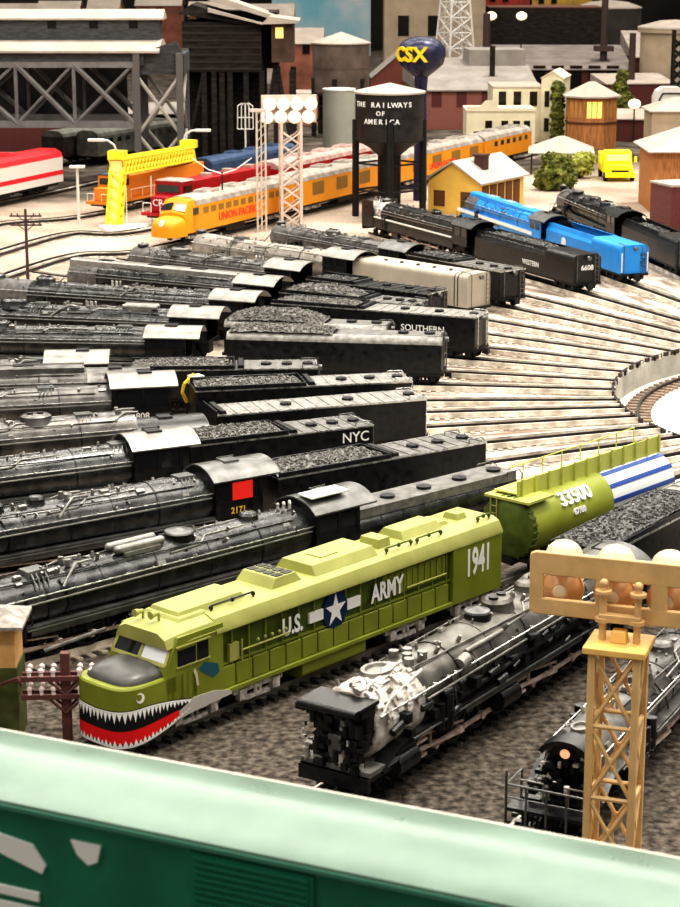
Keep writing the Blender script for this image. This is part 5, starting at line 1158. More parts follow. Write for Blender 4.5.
# long grey-roofed shed
D2 = 400; house('long_grey_shed', 'long low shed with broad grey roof stretching behind the cream buildings', 'building', bx(488, D2), D2, -2, bx(628, D2) - bx(488, D2), 26, Z(70, D2), BRKM, RGD, 'shed', 3.4, .8, wins=[(10 + k * 3.6, 4.5, 2.2, 4.5) for k in range(5)], side_wins=())
D2 = 455; house('dark_freight_shed', 'dark flat-topped shed with white lamps behind the long grey roof', 'building', bx(488, D2), D2, 0, bx(600, D2) - bx(488, D2), 12, Z(8, D2), DARKW, mat('roof_rust', (.22, .12, .09), .8), 'flat', 0)
t = empty('round_storage_tank', (bx(606, 478), 478, 0), 0, 'large dark round tank with pale domed roof behind the long grey shed', 'tank'); zt = Z(8, 478)
MB().lathe([(0, 7.6), (zt, 7.6)], 0, 0, 40, 'z').build('tank_wall', mat('tank_dark_grey', (.08, .07, .065), .7, 0, .2, .3), t); MB().lathe([(zt, 7.8), (zt + .3, 7.7), (zt + 1.4, 4.5), (zt + 1.9, .3)], 0, 0, 40, 'z').build('tank_roof', ROOFB, t)
t = empty('round_storage_tank', (bx(672, 403), 403, 0), 0, 'dusty round tank top with wide pale rim above the maroon warehouse', 'tank'); zt = Z(32, 403)
MB().lathe([(0, 6.6), (zt, 6.6), (zt, 7.2), (zt + .8, 7.2)], 0, 0, 40, 'z').build('tank_wall', TANW, t); MB().lathe([(zt + .8, 7.3), (zt + 1.1, 7.2), (zt + 2.2, 3), (zt + 2.4, .3)], 0, 0, 40, 'z').build('tank_roof', ROOFB, t)
# brick warehouse
D3 = 362
def wh(): 
    r = empty('brick_warehouse', (bx(420, 362), 362, 0), .06, 'pinkish brick warehouse with broad grey roof and red chimney stub behind the water towers', 'warehouse')
    Wd = 21; h = Z(93, 358); MB().box(0, Wd, 0, 30, 0, h).build('wall', BRKP, r, smooth=0)
    MB().prism([(-.6, h), (-.6, h + .25), (14, h + 3.6), (28, h + 4.4), (30.4, h + .2), (30.4, h)], 'x', -.5, Wd + .6).build('roof', RIDGE, r, smooth=0)
    for x in (3, 7.5, 12, 16.5): f = MB().prism([(x - .9, 4), (x + .9, 4), (x + .9, 6.6), (x + .5, 7.2), (x - .5, 7.2), (x - .9, 6.6)], 'y', -.05, .05).build('bricked_window', BRKM, r, smooth=0)
    mb = MB(); mb.cyl((14, 8, h + 1), (14, 8, h + 7.5), .5, n=12); mb.box(13.2, 14.8, 7.2, 8.8, h + 1.2, h + 2.1); mb.build('vent_stack', DARKW, r)
    MB().box(10.5, 21, 14, 24, h + 2, h + 6.5).build('roof_monitor', RIDGE, r, smooth=0)
wh()
house('gabled_brick_hall', 'dark red brick hall with peaked gable between the conical tank and ball tower', 'building', bx(366, 396), 396, 0, bx(438, 396) - bx(366, 396), 14, Z(84, 396), BRK, RIDGE, 'gable_y', 6.2, .3)
house('tan_block_building', 'tall plain tan building with two dark windows behind the ball tower', 'building', bx(384, 450), 450, 0, bx(484, 450) - bx(384, 450), 14, Z(-30, 450), TANW, ROOFB, 'flat', 0, wins=[(4.2, Z(36, 450), 2.4, 4.4), (10.8, Z(36, 450), 2.4, 4.4)])
house('tan_block_building', 'orange-brown low building under the dark timber tower', 'building', bx(292, 372), 372, 0, 6, 10, Z(95, 372), mat('orange_wall', (.5, .25, .13), .7), ROOFB, 'flat', 0)
# far clutter along the top edge: distant sheds
cols = [((.5, .08, .05), 'red'), ((.7, .45, .1), 'ochre'), ((.3, .12, .08), 'rust brown'), ((.6, .55, .5), 'pale grey')]
for i, (px, wpx, yt, D, c) in enumerate([(60, 40, 0, 520, 0), (105, 30, -4, 530, 1), (20, 38, 2, 540, 2), (160, 44, -8, 520, 2), (215, 50, 2, 470, 2), (268, 50, 4, 480, 3), (505, 46, -22, 560, 0), (560, 60, -20, 560, 1), (300, 44, 30, 430, 2), (240, 40, 60, 440, 2)]):
    cc, nm = cols[c]; house('distant_shed', ['low bright red distant shed peeping over the grey gallery roof', 'ochre distant shed over the end of the grey gallery roof', 'rust brown distant shed over the start of the grey gallery roof', 'rust brown distant shed behind the dark timber tower top', 'brown distant shed over the dark timber tower', 'pale grey distant shed beyond the dark timber tower end', 'red distant shed above the dark flat shed', 'ochre distant shed above the dark flat shed', 'brown shed directly behind the brown conical tank', 'brown shed seen between legs of the dark timber tower'][i], 'shed', bx(px - wpx / 2, D), D, 0, bx(px + wpx / 2, D) - bx(px - wpx / 2, D), 12, Z(yt + 14, D), mat('distant_' + nm.replace(' ', '_'), cc, .7, 0, .3, .3), ROOFB, 'gable_x', 3, .4, wins=[(2.5, Z(yt + 24, D), 1.5, 2), (6, Z(yt + 24, D), 1.5, 2)])
# ---------------------------------------------------------------- truss gallery
def gallery():
    D = 278; xL = bx(-60, D); xR = bx(137, D); x2 = bx(158, D)
    r = empty('truss_gallery', (0, D, 0), 0, 'long grey two-tier roofed gallery bridge on crossed steel trusses', 'gallery')
    zb = Z(124, D); zt = Z(64, D); ze = Z(53, D); Dp = 11
    MB().box(xL, xR + 1, 0, Dp, zt - .2, ze).build('upper_wall', GRYW, r, smooth=0)
    y1 = 4.0; zs1 = Z(40, D + y1); MB().prism([(-.6, ze), (-.6, ze + .3), (y1, zs1), (y1 + 3.5, zs1), (Dp + .6, ze + .3), (Dp + .6, ze)], 'x', xL, xR + 1.2 + 2).build('lower_roof', ROOFB, r, smooth=0)
    zc = Z(20, D + y1); MB().box(xL, x2, y1, y1 + 5, zs1 - 1, zc).build('clerestory_wall', GRYW, r, smooth=0)
    zr = Z(9, D + y1 + 2.5); MB().prism([(y1 - .5, zc), (y1 - .5, zc + .25), (y1 + 2.5, zr), (y1 + 5.5, zc + .25), (y1 + 5.5, zc)], 'x', xL, x2 + .6).build('upper_roof', ROOFB, r, smooth=0)
    for x in (bx(50, D), bx(92, D), bx(132, D)): MB().box(x - .6, x + .6, y1 - .1, y1 + .05, zs1 + 1.6, zs1 + 3).build('window', WIN, r, smooth=0)
    MB().prism([(xR + .5, zt - 1.5), (xR + .5, ze), (x2 + 2.6, ze + 1.6), (x2 + 3.6, ze - .5), (x2 + 3.6, zt - 1.2)], 'y', .5, 1.0).build('end_gable', GRYW, r, smooth=0)
    MB().box(xR + 1, x2 + 3.6, .9, Dp, zt - 1.4, ze - .2).build('end_housing', GRYW, r, smooth=0)
    for yy in (0, Dp):
        mb = MB(); mb.box(xL, xR, yy - .3, yy + .3, zb - .5, zb + .45); mb.box(xL, xR, yy - .3, yy + .3, zt - .5, zt + .3); mb.build('chord_girder', GIRD, r, smooth=0)
        xs = [bx(q, D) for q in (-50, 16, 74, 134)]
        for a, b in zip(xs, xs[1:]):
            mb = MB(); mb.cyl((a, yy, zb), (b, yy, zt), .24, n=6); mb.cyl((a, yy, zt), (b, yy, zb), .4, n=6); mb.cyl((b, yy, zb), (b, yy, zt), .28, n=6); mb.build('diagonal_brace', GIRD, r)
    for (x, y) in ((xR, 0), (x2 + 3, 0), (xR, Dp), (x2 + 3, Dp)):
        MB().box(x - .45, x + .45, y - .45, y + .45, 0, ze).build('leg', mat('leg_grey_dark', (.14, .135, .13), .7), r, smooth=0)
    mb = MB()
    for z0, z1 in ((0, 7), (7, 15)):
        for yy in (0, Dp): mb.cyl((xR, yy, z0), (x2 + 3, yy, z1), .28, n=6); mb.cyl((xR, yy, z1), (x2 + 3, yy, z0), .28, n=6)
        mb.cyl((x2 + 3, 0, z0), (x2 + 3, Dp, z1), .25, n=6); mb.cyl((x2 + 3, 0, z1), (x2 + 3, Dp, z0), .25, n=6)
    mb.build('tower_bracing', mat('tower_grey', (.42, .4, .37), .6), r)
    MB().box(xL, bx(118, D), Dp + 1.0, Dp + 1.6, zb + .4, zt).build('dark_back_panel', mat('slate_panel', (.07, .072, .072), .7, 0, .35, .25), r, smooth=0)
gallery()
house('maroon_shed', 'maroon and dark shed below the truss gallery', 'shed', bx(-10, 325), 325, 0, 20, 8, 6.5, BRKM, DARKW, 'flat')
house('dark_roofed_shed', 'low pale-roofed dark shed at the foot of the truss gallery end tower', 'shed', bx(120, 330), 330, 10, 14, 10, Z(115, 330), DARKW, RIDGE, 'gable_x', 1.5)
# ---------------------------------------------------------------- dark timber tower
def timber():
    D = 305; r = empty('timber_coal_tower', (0, D, 0), 0, 'big dark timber coaling tower with white-edged roofs on posts', 'coal tower')
    xa = bx(183, D); xb = bx(262, D); zc = Z(72, D); zt = Z(22, D)
    MB().box(xa, xb, 0, 12, zc, zt).build('bunker_wall', DARKW, r, smooth=0)
    mb = MB()
    for k in range(7): mb.box(xa, xb, -.12, 0, zc + .3 + k * (zt - zc) / 7, zc + .6 + k * (zt - zc) / 7)
    mb.build('wall_boards', mat('dark_board', (.05, .042, .034), .8), r, smooth=0)
    MB().prism([(xa - .5, zt + 1.2), (xa + 1.5, zt + 2.6), (xb + .4, zt - .4), (xb + .4, zt - .8)], 'y', -.6, 12.5).build('lower_roof', DARKW, r, smooth=0)
    MB().prism([(xa + 4.0, zt + 2.1), (xb + .2, zt - .1), (xb + .2, zt - .35), (xa + 4.0, zt + 1.5)], 'y', -1.6, -.5).build('roof_pale_edge', ROOFB, r, smooth=0)  # pale strip along the sloping roof edge
    z2 = Z(22, D + 14); MB().box(bx(196, D), bx(276, D), 9, 20, zc, Z(14, D)).build('rear_bunker', DARKW, r, smooth=0)
    MB().prism([(bx(206, D), Z(0, D)), (bx(216, D), Z(-4, D)), (bx(278, D), Z(18, D)), (bx(278, D), Z(22, D))], 'y', 3, 14).build('upper_roof', ROOFB, r, smooth=0)
    MB().box(bx(272, D), bx(294, D), -1, 8, Z(62, D), Z(22, D)).build('end_cabin', mat('brown_cabin', (.09, .055, .04), .8, 0, .3, .6), r, smooth=0)
    MB().prism([(bx(262, D), Z(24, D)), (bx(270, D), Z(16, D)), (bx(300, D), Z(20, D)), (bx(296, D), Z(23, D))], 'y', -2, 9).build('cabin_roof', ROOFB, r, smooth=0)
    MB().box(bx(276, D), bx(284, D), -1.1, -.9, Z(38, D), Z(27, D)).build('cabin_window', mat('amber_window', (.9, .7, .25), .5, emit=.3), r, smooth=0)
    for x in [bx(q, D) for q in (186, 204, 214, 222, 230, 246, 262, 276, 292)]:
        for y in (.5, 10): MB().box(x - .4, x + .4, y - .4, y + .4, 0, zc + .2).build('post', DARKW, r, smooth=0)
    mb = MB(); mb.cyl((bx(262, D), .3, 2), (bx(276, D), .3, Z(62, D)), .3, n=6); mb.cyl((bx(292, D), 0, 2), (bx(277, D), 0, Z(62, D)), .3, n=6); mb.cyl((bx(186, D), .3, 2), (bx(204, D), .3, zc), .3, n=6); mb.build('cross_brace', DARKW, r)
    MB().box(xa, xb, 5, 5.5, 0, zc).build('dark_back_wall', DARKW, r, smooth=0)
timber()
# ---------------------------------------------------------------- tanks
def tank_on_legs(name, label, x, y, R, z0, z1, rh, m, rm, nlegs=4, legm=DARKW, riser=0.6, legoff=0, over=.25):
    r = empty(name, (x, y, 0), 0, label, 'water tower')
    MB().lathe([(z0 - 1.8, riser), (z0 - .9, R * .6), (z0, R)], 0, 0, 40, 'z').build('tank_bottom', m, r)
    mb = MB(); mb.lathe([(z0, R), (z1, R)], 0, 0, 48, 'z'); mb.build('tank', m, r)
    MB().lathe([(z1 - .1, R + over), (z1 + .12, R + over), (z1 + rh, .15)], 0, 0, 48, 'z').build('conical_roof', rm, r)
    for z in (z0 + .1, (z0 + z1) / 2, z1 - .3): MB().lathe([(z, R + .06), (z + .15, R + .06)], 0, 0, 48, 'z').build('hoop', m, r)
    for i in range(nlegs):
        t = 2 * PI * i / nlegs + legoff; c, s = math.cos(t), math.sin(t)
        MB().cyl((c * R * 1.0, s * R * 1.0, 0), (c * R * 1.0, s * R * 1.0, z0 + 2.5), .42, n=8).build('leg', legm, r)
    mb = MB()
    for zz in (z0 * .35, z0 * .7):
        for i in range(nlegs):
            t = 2 * PI * i / nlegs + legoff; u = t + 2 * PI / nlegs; mb.cyl((math.cos(t) * R, math.sin(t) * R, zz), (math.cos(u) * R, math.sin(u) * R, zz), .12, n=6)
    mb.build('cross_tie', legm, r); MB().cyl((0, 0, 0), (0, 0, z0 - 1), riser, n=16).build('riser_pipe', legm, r)
    return r
BT = mat('tank_black', (0.022, 0.02, 0.02), .45, 0, .3, .8)
p = G(389, 216); Dw = p.y; R = 33.5 / F * Dw; z0 = Z(140, Dw); z1 = Z(92, Dw)
wt = tank_on_legs('water_tower', 'black water tower lettered THE RAILWAYS OF AMERICA with pale conical roof', p.x, p.y, R, z0, z1, 1.1, BT, ROOFB, 4, BLK2, 1.5 * .95, 0)
for (s_, z, sz, n0_) in (('THE RAILWAYS', z1 - 1.3, .85, 0), ('OF', z1 - 2.3, .75, 0), ('AMERICA', z1 - 3.3, .85, 0)):
    n = len(s_); step = .62 * sz / .8
    for i, ch in enumerate(s_):
        if ch == ' ': continue
        th = -PI / 2 - .28 + (i - (n - 1) / 2) * step / R
        text(ch, sz, (math.cos(th) * (R + .1), math.sin(th) * (R + .1), z), (PI / 2, 0, th + PI / 2), WHITE, wt, bold=.02, depth=.04)
p = Vector((bx(341, 352), 352, 0)); Dw = 352; R = 28 / F * Dw
tank_on_legs('storage_tank', 'brownish conical-roofed tank on a dark frame beyond the grey cylinder tank', p.x, p.y, R, Z(92, Dw), Z(43, Dw), 1.9, mat('tank_brown_grey', (.16, .12, .1), .7, 0, .25, .4), ROOFB, 6, DARKW, .8, .3)
p = G(339, 152); r = empty('grey_cylinder_tank', (p.x, p.y, 0), 0, 'plain grey-green upright cylinder tank with white lid left of the black water tower'.replace('left of', 'beside'), 'tank')
R = 16 / F * p.y; zt = Z(90, p.y); MB().lathe([(0, R), (zt, R)], 0, 0, 40, 'z').build('tank', mat('tank_pale_grey', (.44, .44, .38), .6, 0, .08, .3), r); MB().lathe([(zt, R + .1), (zt + .25, R + .08), (zt + .4, .2)], 0, 0, 40, 'z').build('lid', WHITE, r)
# ball tower
Dw = 262; r = empty('ball_water_tower', (bx(421, Dw), Dw, 0), 0, 'navy ball-shaped water tower lettered CSX in yellow', 'water tower')
zc = Z(53, Dw); R = 24.0 / F * Dw; NV = mat('ball_navy', (.03, .032, .075), .28, .2, .1, 1)
MB().lathe([(0, .9), (zc - R * 1.5, .75), (zc - R * .95, .9), (zc - R * .75, R * .55), (zc - R * .45, R * .9), (zc - R * .1, R), (zc + R * .2, R * .98), (zc + R * .45, R * .8), (zc + R * .62, R * .5), (zc + R * .68, .1)], 0, 0, 40, 'z').build('ball_tank', NV, r)
for i, ch in enumerate('CSX'):
    th = -PI / 2 + (i - 2.2) * .47; text(ch, 2.5, (math.cos(th) * (R - .0), math.sin(th) * (R - .0), zc - .15), (PI / 2, 0, th + PI / 2), YEL, r, bold=.09, depth=.14)
# white lattice tower
Dw = 410; r = empty('lattice_tower', (bx(454, Dw), Dw, 0), .5, 'white crisscross lattice tower behind the navy ball tower', 'tower'); WL = mat('lattice_white', (.72, .7, .66), .5)
for f in range(4):
    M = Matrix.Rotation(f * PI / 2, 4, 'Z'); mb = MB(); 
    def PP(u, z): hw = 3.6 - z * .07; v = M @ Vector((u * hw, -hw, z)); return tuple(v)
    zz = 0; k = 0
    mb.cyl(PP(-1, 0), PP(-1, 36), .22, n=6)
    while zz < 34: mb.cyl(PP(-1, zz), PP(1, zz + 3), .16, n=5); mb.cyl(PP(1, zz), PP(-1, zz + 3), .16, n=5); mb.cyl(PP(-1, zz + 3), PP(1, zz + 3), .14, n=5); mb.cyl(PP(0, zz), PP(0, zz+3), .08, n=5); zz += 3
    mb.build('lattice_face', WL, r)
# stacks
for (px, y0_, y1_, Dw, lab, rr) in ((487, 62, 14, 392, 'tall dark chimney pipe rising from the grey roofs beside the white lattice tower', .8), (605, 50, -20, 404, 'tall brown chimney pipe with square collar on the long grey roof', .75), (634, 88, 34, 384, 'dark vent pipe on the small maroon warehouse roof', .7)):
    r = empty('chimney_pipe', (bx(px, Dw), Dw + 4, 0), 0, lab, 'chimney'); mb = MB(); mb.cyl((0, 0, 0), (0, 0, Z(y1_, Dw)), rr, rr * .85, n=14); mb.build('pipe', mat('pipe_brown', (.08, .05, .045), .7), r); MB().box(-rr * 2.4, rr * 2.4, -rr * 2.4, rr * 2.4, Z(y0_, Dw) - .4, Z(y0_, Dw) + .6).build('collar', mat('pipe_brown', (.08, .05, .045), .7), r)
# black lattice column at the edge
Dw = 360; r = empty('lattice_column', (bx(677, Dw), Dw, 0), 0, 'black lattice column standing before the tall maroon warehouse', 'column'); mb = MB(); w_ = .9; zt = Z(30, Dw)
for s in (-1, 1):
    for q in (-1, 1): mb.box(s * w_ - .2, s * w_ + .2, q * w_ - .2, q * w_ + .2, 0, zt)
zz = 0
while zz < zt - 2:
    for q in (-w_, w_): mb.cyl((-w_, q, zz), (w_, q, zz + 1.8), .15, n=5); mb.cyl((w_, q, zz), (-w_, q, zz + 1.8), .15, n=5)
    zz += 1.8
mb.build('lattice', BLK2, r)
# ---------------------------------------------------------------- yard lights
def light_tower():
    p = G(291, 226); r = empty('floodlight_tower', (p.x, p.y, 0), .12, 'white lattice floodlight tower carrying two rows of round glowing lamps', 'light tower'); D = p.y
    WL2 = mat('tower_pale_pink', (.66, .55, .48), .5); zt = Z(120, D); w_ = 1.15
    for s in (-1, 1):
        for q in (-1, 1): MB().box(s * w_ - .16, s * w_ + .16, q * w_ - .16, q * w_ + .16, 0, zt).build('leg', WL2, r, smooth=0)
    for f in range(4):
        M = Matrix.Rotation(f * PI / 2, 4, 'Z'); mb = MB(); zz = 0
        while zz < zt - 1.5:
            a = [tuple(M @ Vector(v)) for v in ((-w_, -w_, zz), (w_, -w_, zz + 1.6), (w_, -w_, zz), (-w_, -w_, zz + 1.6))]; mb.cyl(a[0], a[1], .12, n=5); mb.cyl(a[2], a[3], .12, n=5); zz += 1.6
        mb.build('lattice_bracing', WL2, r)
    MB().box(-3.4, 3.1, .1, .5, zt - .3, zt + 2.9).build('lamp_frame', WL2, r)
    n = 0
    for row, zz in enumerate((zt + .4, zt + 1.9)):
        for i in range(4):
            x = -2.5 + i * 1.62 + (1 - row) * -.3; mb = MB(); mb.cyl((x, -.6, zz), (x, .2, zz), .8, .45, n=20); l_ = mb.build('floodlight', WL2, r); MB().sph((x, -.62, zz), (.74, .3, .74), 18, 8).build('glowing_lens', mat('lamp_glow', (1.0, .8, .58), .4, emit=.62), l_)
light_tower()
def pole(px, py, ztop_px, label, r0=.12, m=None, arms=(), name='light_pole', cat='pole', extra=None, rz=0):
    p = G(px, py); r = empty(name, (p.x, p.y, 0), rz, label, cat); zt = Z(ztop_px, p.y); m = m or mat('pole_white', (.72, .7, .66), .5)
    MB().cyl((0, 0, 0), (0, 0, zt), r0, r0 * .8, n=8).build('pole', m, r)
    if extra: extra(r, zt, m, p.y)
    return r
def farm(r, zt, m, D):
    for s in (-1, 1):
        mb = MB(); mb.tube([(0, 0, zt - .4), (s * 1.2, 0, zt + .2), (s * 2.8, 0, zt + .1)], .1); mb.build('arm', m, r)
def fcurve(sg):
    def f(r, zt, m, D):
        mb = MB(); mb.tube([(0, 0, zt - .1), (sg * .3, 0, zt + .9), (sg * 1.1, 0, zt + 1.5), (sg * 2.4, 0, zt + 1.6)], .16); mb.build('curved_arm', m, r); mb = MB(); mb.box(*sorted((sg * 1.6, sg * 3.8)), -.4, .4, zt + 1.35, zt + 1.75); mb.build('lamp_head', m, r, bevel=.1)
    return f
def flat_(r, zt, m, D): MB().box(-.9, .9, -.5, .5, zt, zt + .3).build('lamp_head', m, r, bevel=.05)
pole(79, 224, 168, 'pale post with flat round head beside the orange-nosed diesel', .2, extra=flat_)
pole(150, 205, 152, 'curved white yard lamp arching over the orange-nosed diesel', .17, extra=fcurve(-1)) if False else pole(118, 196, 152, 'curved white yard lamp arching over the orange-nosed diesel', .17, extra=fcurve(-1))
pole(184, 190, 142, 'curved white yard lamp beside the navy diesel roof', .17, extra=fcurve(1))
pole(223, 236, 172, 'thin black pole with two spread wire arms standing over the yellow train nose', .1, BLK2, extra=lambda r, zt, m, D: [MB().tube([(0, 0, zt - .2), (s * 1.6, 0, zt + .3), (s * 3.4, 0, zt + 1.6)], .07).build('wire_arm', WHITE, r) for s in (-1, 1)])
pole(152, 222, 176, 'slim grey post at the open side of the yellow arch', .1)
pole(127, 228, 186, 'short thin post at the foot of the yellow arch', .07)
def twin(r, zt, m, D):
    for s in (-.5, .5): MB().cyl((s, 0, 0), (s, 0, zt + .4), .13, n=8).build('upright', m, r)
    mb = MB(); z = .5
    while z < zt: mb.cyl((-.5, 0, z), (.5, 0, z + 1), .06, n=5); z += 1
    mb.build('rung_bracing', m, r); MB().box(-1.4, .6, -.3, .3, zt, zt + .35).build('top_arm', m, r)
pole(262, 232, 112, 'slender twin-post ladder mast next to the floodlight tower', .1, mat('pole_pinkish', (.62, .54, .47), .5), extra=twin)
def cage(r, zt, m, D):
    for k in range(5):
        x = -1.1 + k * .55; MB().tube([(x, 0, zt - 3.6), (x * .95, 0, zt - .4), (x * .4, 0, zt)], .09).build('hoop_bar', m, r)
    mb = MB(); mb.tube([(-1.1, 0, zt - 3.6), (1.1, 0, zt - 3.6)], .1); mb.tube([(-1.1, 0, zt - 2), (1.1, 0, zt - 2)], .1); mb.build('hoop_rail', m, r)
pole(246, 182, 103, 'white hooped cage on a post in front of the dark timber tower', .15, extra=cage)
# telephone pole
def tele():
    p = G(28, 280); r = empty('telephone_pole', (p.x, p.y, 0), 0, 'lone brown telephone pole with two crossarms beside the pale tracks', 'telephone pole'); D = p.y; zt = Z(209, D); m = mat('pole_brown', (.09, .05, .045), .8)
    MB().cyl((0, 0, 0), (0, 0, zt), .17, .13, n=8).build('pole', m, r)
    for z, hw in ((zt - .7, 1.6), (zt - 1.6, 1.6)):
        a = MB().box(-hw, hw, -.1, .1, z - .07, z + .07).build('crossarm', m, r, smooth=0); mb = MB()
        for x in (-1.4, -.8, .8, 1.4): mb.cyl((x, 0, z + .07), (x, 0, z + .28), .07, n=6)
        mb.build('insulator', m, a); MB().tube([(-.8, 0, z), (0, 0, z - .6), (.8, 0, z)], .04).build('arm_brace', m, a)
tele()
# near twin crossarm pole
def neartele():
    p = G(68, 742); r = empty('twin_crossarm_pole', (p.x, p.y, 0), .05, 'maroon twin-crossarm pole with white insulators in front of the shark nose', 'utility pole'); D = p.y; m = mat('maroon_plastic', (.16, .065, .06), .6, 0, .1, 2); s = F / D; zt = Z(652, D)
    MB().box(-.2, .2, -.2, .2, 0, zt).build('pole', m, r, bevel=.03); MB().cyl((-.9, .45, zt - .1), (-.9 + 2.6, .9, zt + .7), .09, n=8).build('slanted_rod', DECK, r)
    for z in (Z(676, D), Z(694, D)):
        for sy in (-.28, .28):
            a = MB().box(-1.85, 1.75, sy - .09, sy + .09, z - .11, z + .11).build('crossarm', m, r, bevel=.02)
            mb = MB()
            for x in (-1.5, -1.0, -.5, .6, 1.1, 1.5): mb.lathe([(z + .1, .1), (z + .26, .08), (z + .3, .13), (z + .4, .12), (z + .48, .03)], x, sy, 8, 'z')
            mb.build('insulator', mat('insulator_pinkwhite', (.8, .68, .66), .35), a)
            MB().tube([(-.75, sy, z - .05), (0, sy, z - .75), (.75, sy, z - .05)], .06).build('arm_brace', m, a)
    for k in range(3):
        MB().cyl((-1.9 - .0, -.6 + k * .6, Z(672, D) - k * .35), (-3.4, .2 + k * .5, Z(690, D) - k * .3), .09, n=6).build('side_strut', m, r)
neartele()
# shack at the near corner
a = G(-82, 742); sk = house('trackside_shack', 'tan and olive trackside shack with overhanging weathered roof near the maroon pole', 'shack', a.x, a.y, 0, bx(17, a.y, 700) - a.x, 2.0, Z(628, a.y), mat('tan_board', (.62, .38, .17), .7, 0, .15, 1.2), mat('weathered_roof', (.36, .32, .29), .7, 0, .4, 2), 'hip', .7, .4)
MB().box(-.06, bx(17, a.y, 700) - a.x + .06, -.06, 2.06, 0, Z(668, a.y)).build('olive_lower_wall', mat('olive_board', (.09, .1, .03), .7, 0, .25, 1.5), sk, smooth=0)
# ---------------------------------------------------------------- yellow arch
def arch():
    p = G(114, 227); q = G(188, 196); YA = mat('arch_yellow_glow', (.9, .7, .04), .45, 0, .1, 1, emit=.05); d = (q - p); d.z = 0; L = d.length; r = empty('yellow_gantry', (p.x, p.y, 0), math.atan2(d.y, d.x), 'bright yellow box-girder arch gantry spanning over the diesels', 'gantry')  # gantry paint carries a faint added glow, with no lamp behind it
    zt = Z(166, p.y) - .4
    def girder(a, b, w_, nm):
        a = Vector(a); b = Vector(b); dd = (b - a).normalized(); u = Vector((0, 1, 0)); v = dd.cross(u).normalized(); mb = MB()
        for s in (-1, 1):
            for t in (-1, 1): mb.cyl(a + u * s * w_ + v * t * w_, b + u * s * w_ + v * t * w_, .2, n=5)
        n = max(2, int((b - a).length / 1.3))
        for s in (-1, 1):
            for i in range(n):
                c0 = a.lerp(b, i / n); c1 = a.lerp(b, (i + 1) / n); mb.cyl(c0 + u * s * w_ - v * w_, c1 + u * s * w_ + v * w_, .18, n=5); mb.cyl(c0 + u * s * w_ + v * w_, c1 + u * s * w_ - v * w_, .18, n=5); mb.cyl(c0 + v * s * w_ - u * w_, c1 + v * s * w_ + u * w_, .16, n=5)
        mb.build(nm, YA, r)
        M = Matrix.Translation((0, 0, 0)); mb = MB(); k = w_ * .8; mb.rings([[tuple(c + u * x + v * y) for (x, y) in ((-k, -k), (k, -k), (k, k), (-k, k))] for c in (a, b)]); mb.build('inner_panel', mat('arch_pale_yellow', (.85, .75, .3), .5), r, smooth=0)
    girder((0, 0, 0), (2.0, 0, zt - .6), .7, 'leg'); girder((1.4, 0, zt + .2), (L + .2, 0, zt - 1.2), .85, 'beam'); girder((L, 0, zt - 1.0), (L + 1.2, 0, zt - 3.4), .65, 'leg')
    for k in range(2): MB().box(1.2 + k * (L - 1.2), 2.8 + k * (L - 1.2), -1, 1, zt + 1.0 - k * 1.5, zt + 2.0 - k * 1.5).build('motor_box', YA, r)
    pl = empty('service_platform', G(120, 230), .35, 'white concrete service pad at the foot of the yellow gantry', 'platform'); MB().box(-2, 11, -2, 2.4, 0, .35).build('slab', mat('white_concrete', (.85, .82, .78), .7), pl, smooth=0)
arch()
# ---------------------------------------------------------------- yellow truck
def truckcar():
    p = G(620, 182); YT = mat('truck_yellow_glow', (.95, .78, .02), .4, emit=.1); r = empty('yellow_truck', (p.x, p.y, 0), 0, 'bright yellow toy truck parked on the pale ground near the bush', 'truck')  # truck paint given a slight glow of its own, without any lamp
    s = 1.0
    mb = MB(); mb.box(-1.9, 1.9, .2, 2.6, .9, 2.3, tx=.1, ty=.15); mb.build('hood', YT, r, bevel=.15)
    mb = MB(); mb.box(-2.1, 2.1, 2.4, 5.2, .9, 4.1, tx=.25, ty=.25); mb.build('cab', YT, r, bevel=.2)
    MB().box(-1.6, 1.6, 2.42, 2.6, 2.7, 3.6).build('windshield', mat('truck_glass_pale', (.95, .9, .5), .2), r)
    mb = MB(); mb.box(-2.1, 2.1, 5.3, 8.0, 1.0, 3.6, tx=-.1); mb.build('cargo_bed', YT, r, bevel=.1)
    mb = MB(); mb.box(-2.1, 2.1, -.1, .3, .6, 1.3); mb.build('front_bumper', YT, r, bevel=.05); MB().box(-1.2, 1.2, .12, .22, 1.35, 1.6).build('grille', BLK, r)
    for (x, y) in ((-1.9, 1.5), (1.9, 1.5), (-1.9, 7), (1.9, 7)): MB().cyl((x - .25, y, .6), (x + .25, y, .6), .6, n=18).build('wheel', BLK2, r)
    for x in (-2.5, 2.5): MB().box(x - .15, x + .15, 2.6, 2.9, 2.5, 3.3).build('side_mirror', YT, r)
truckcar()
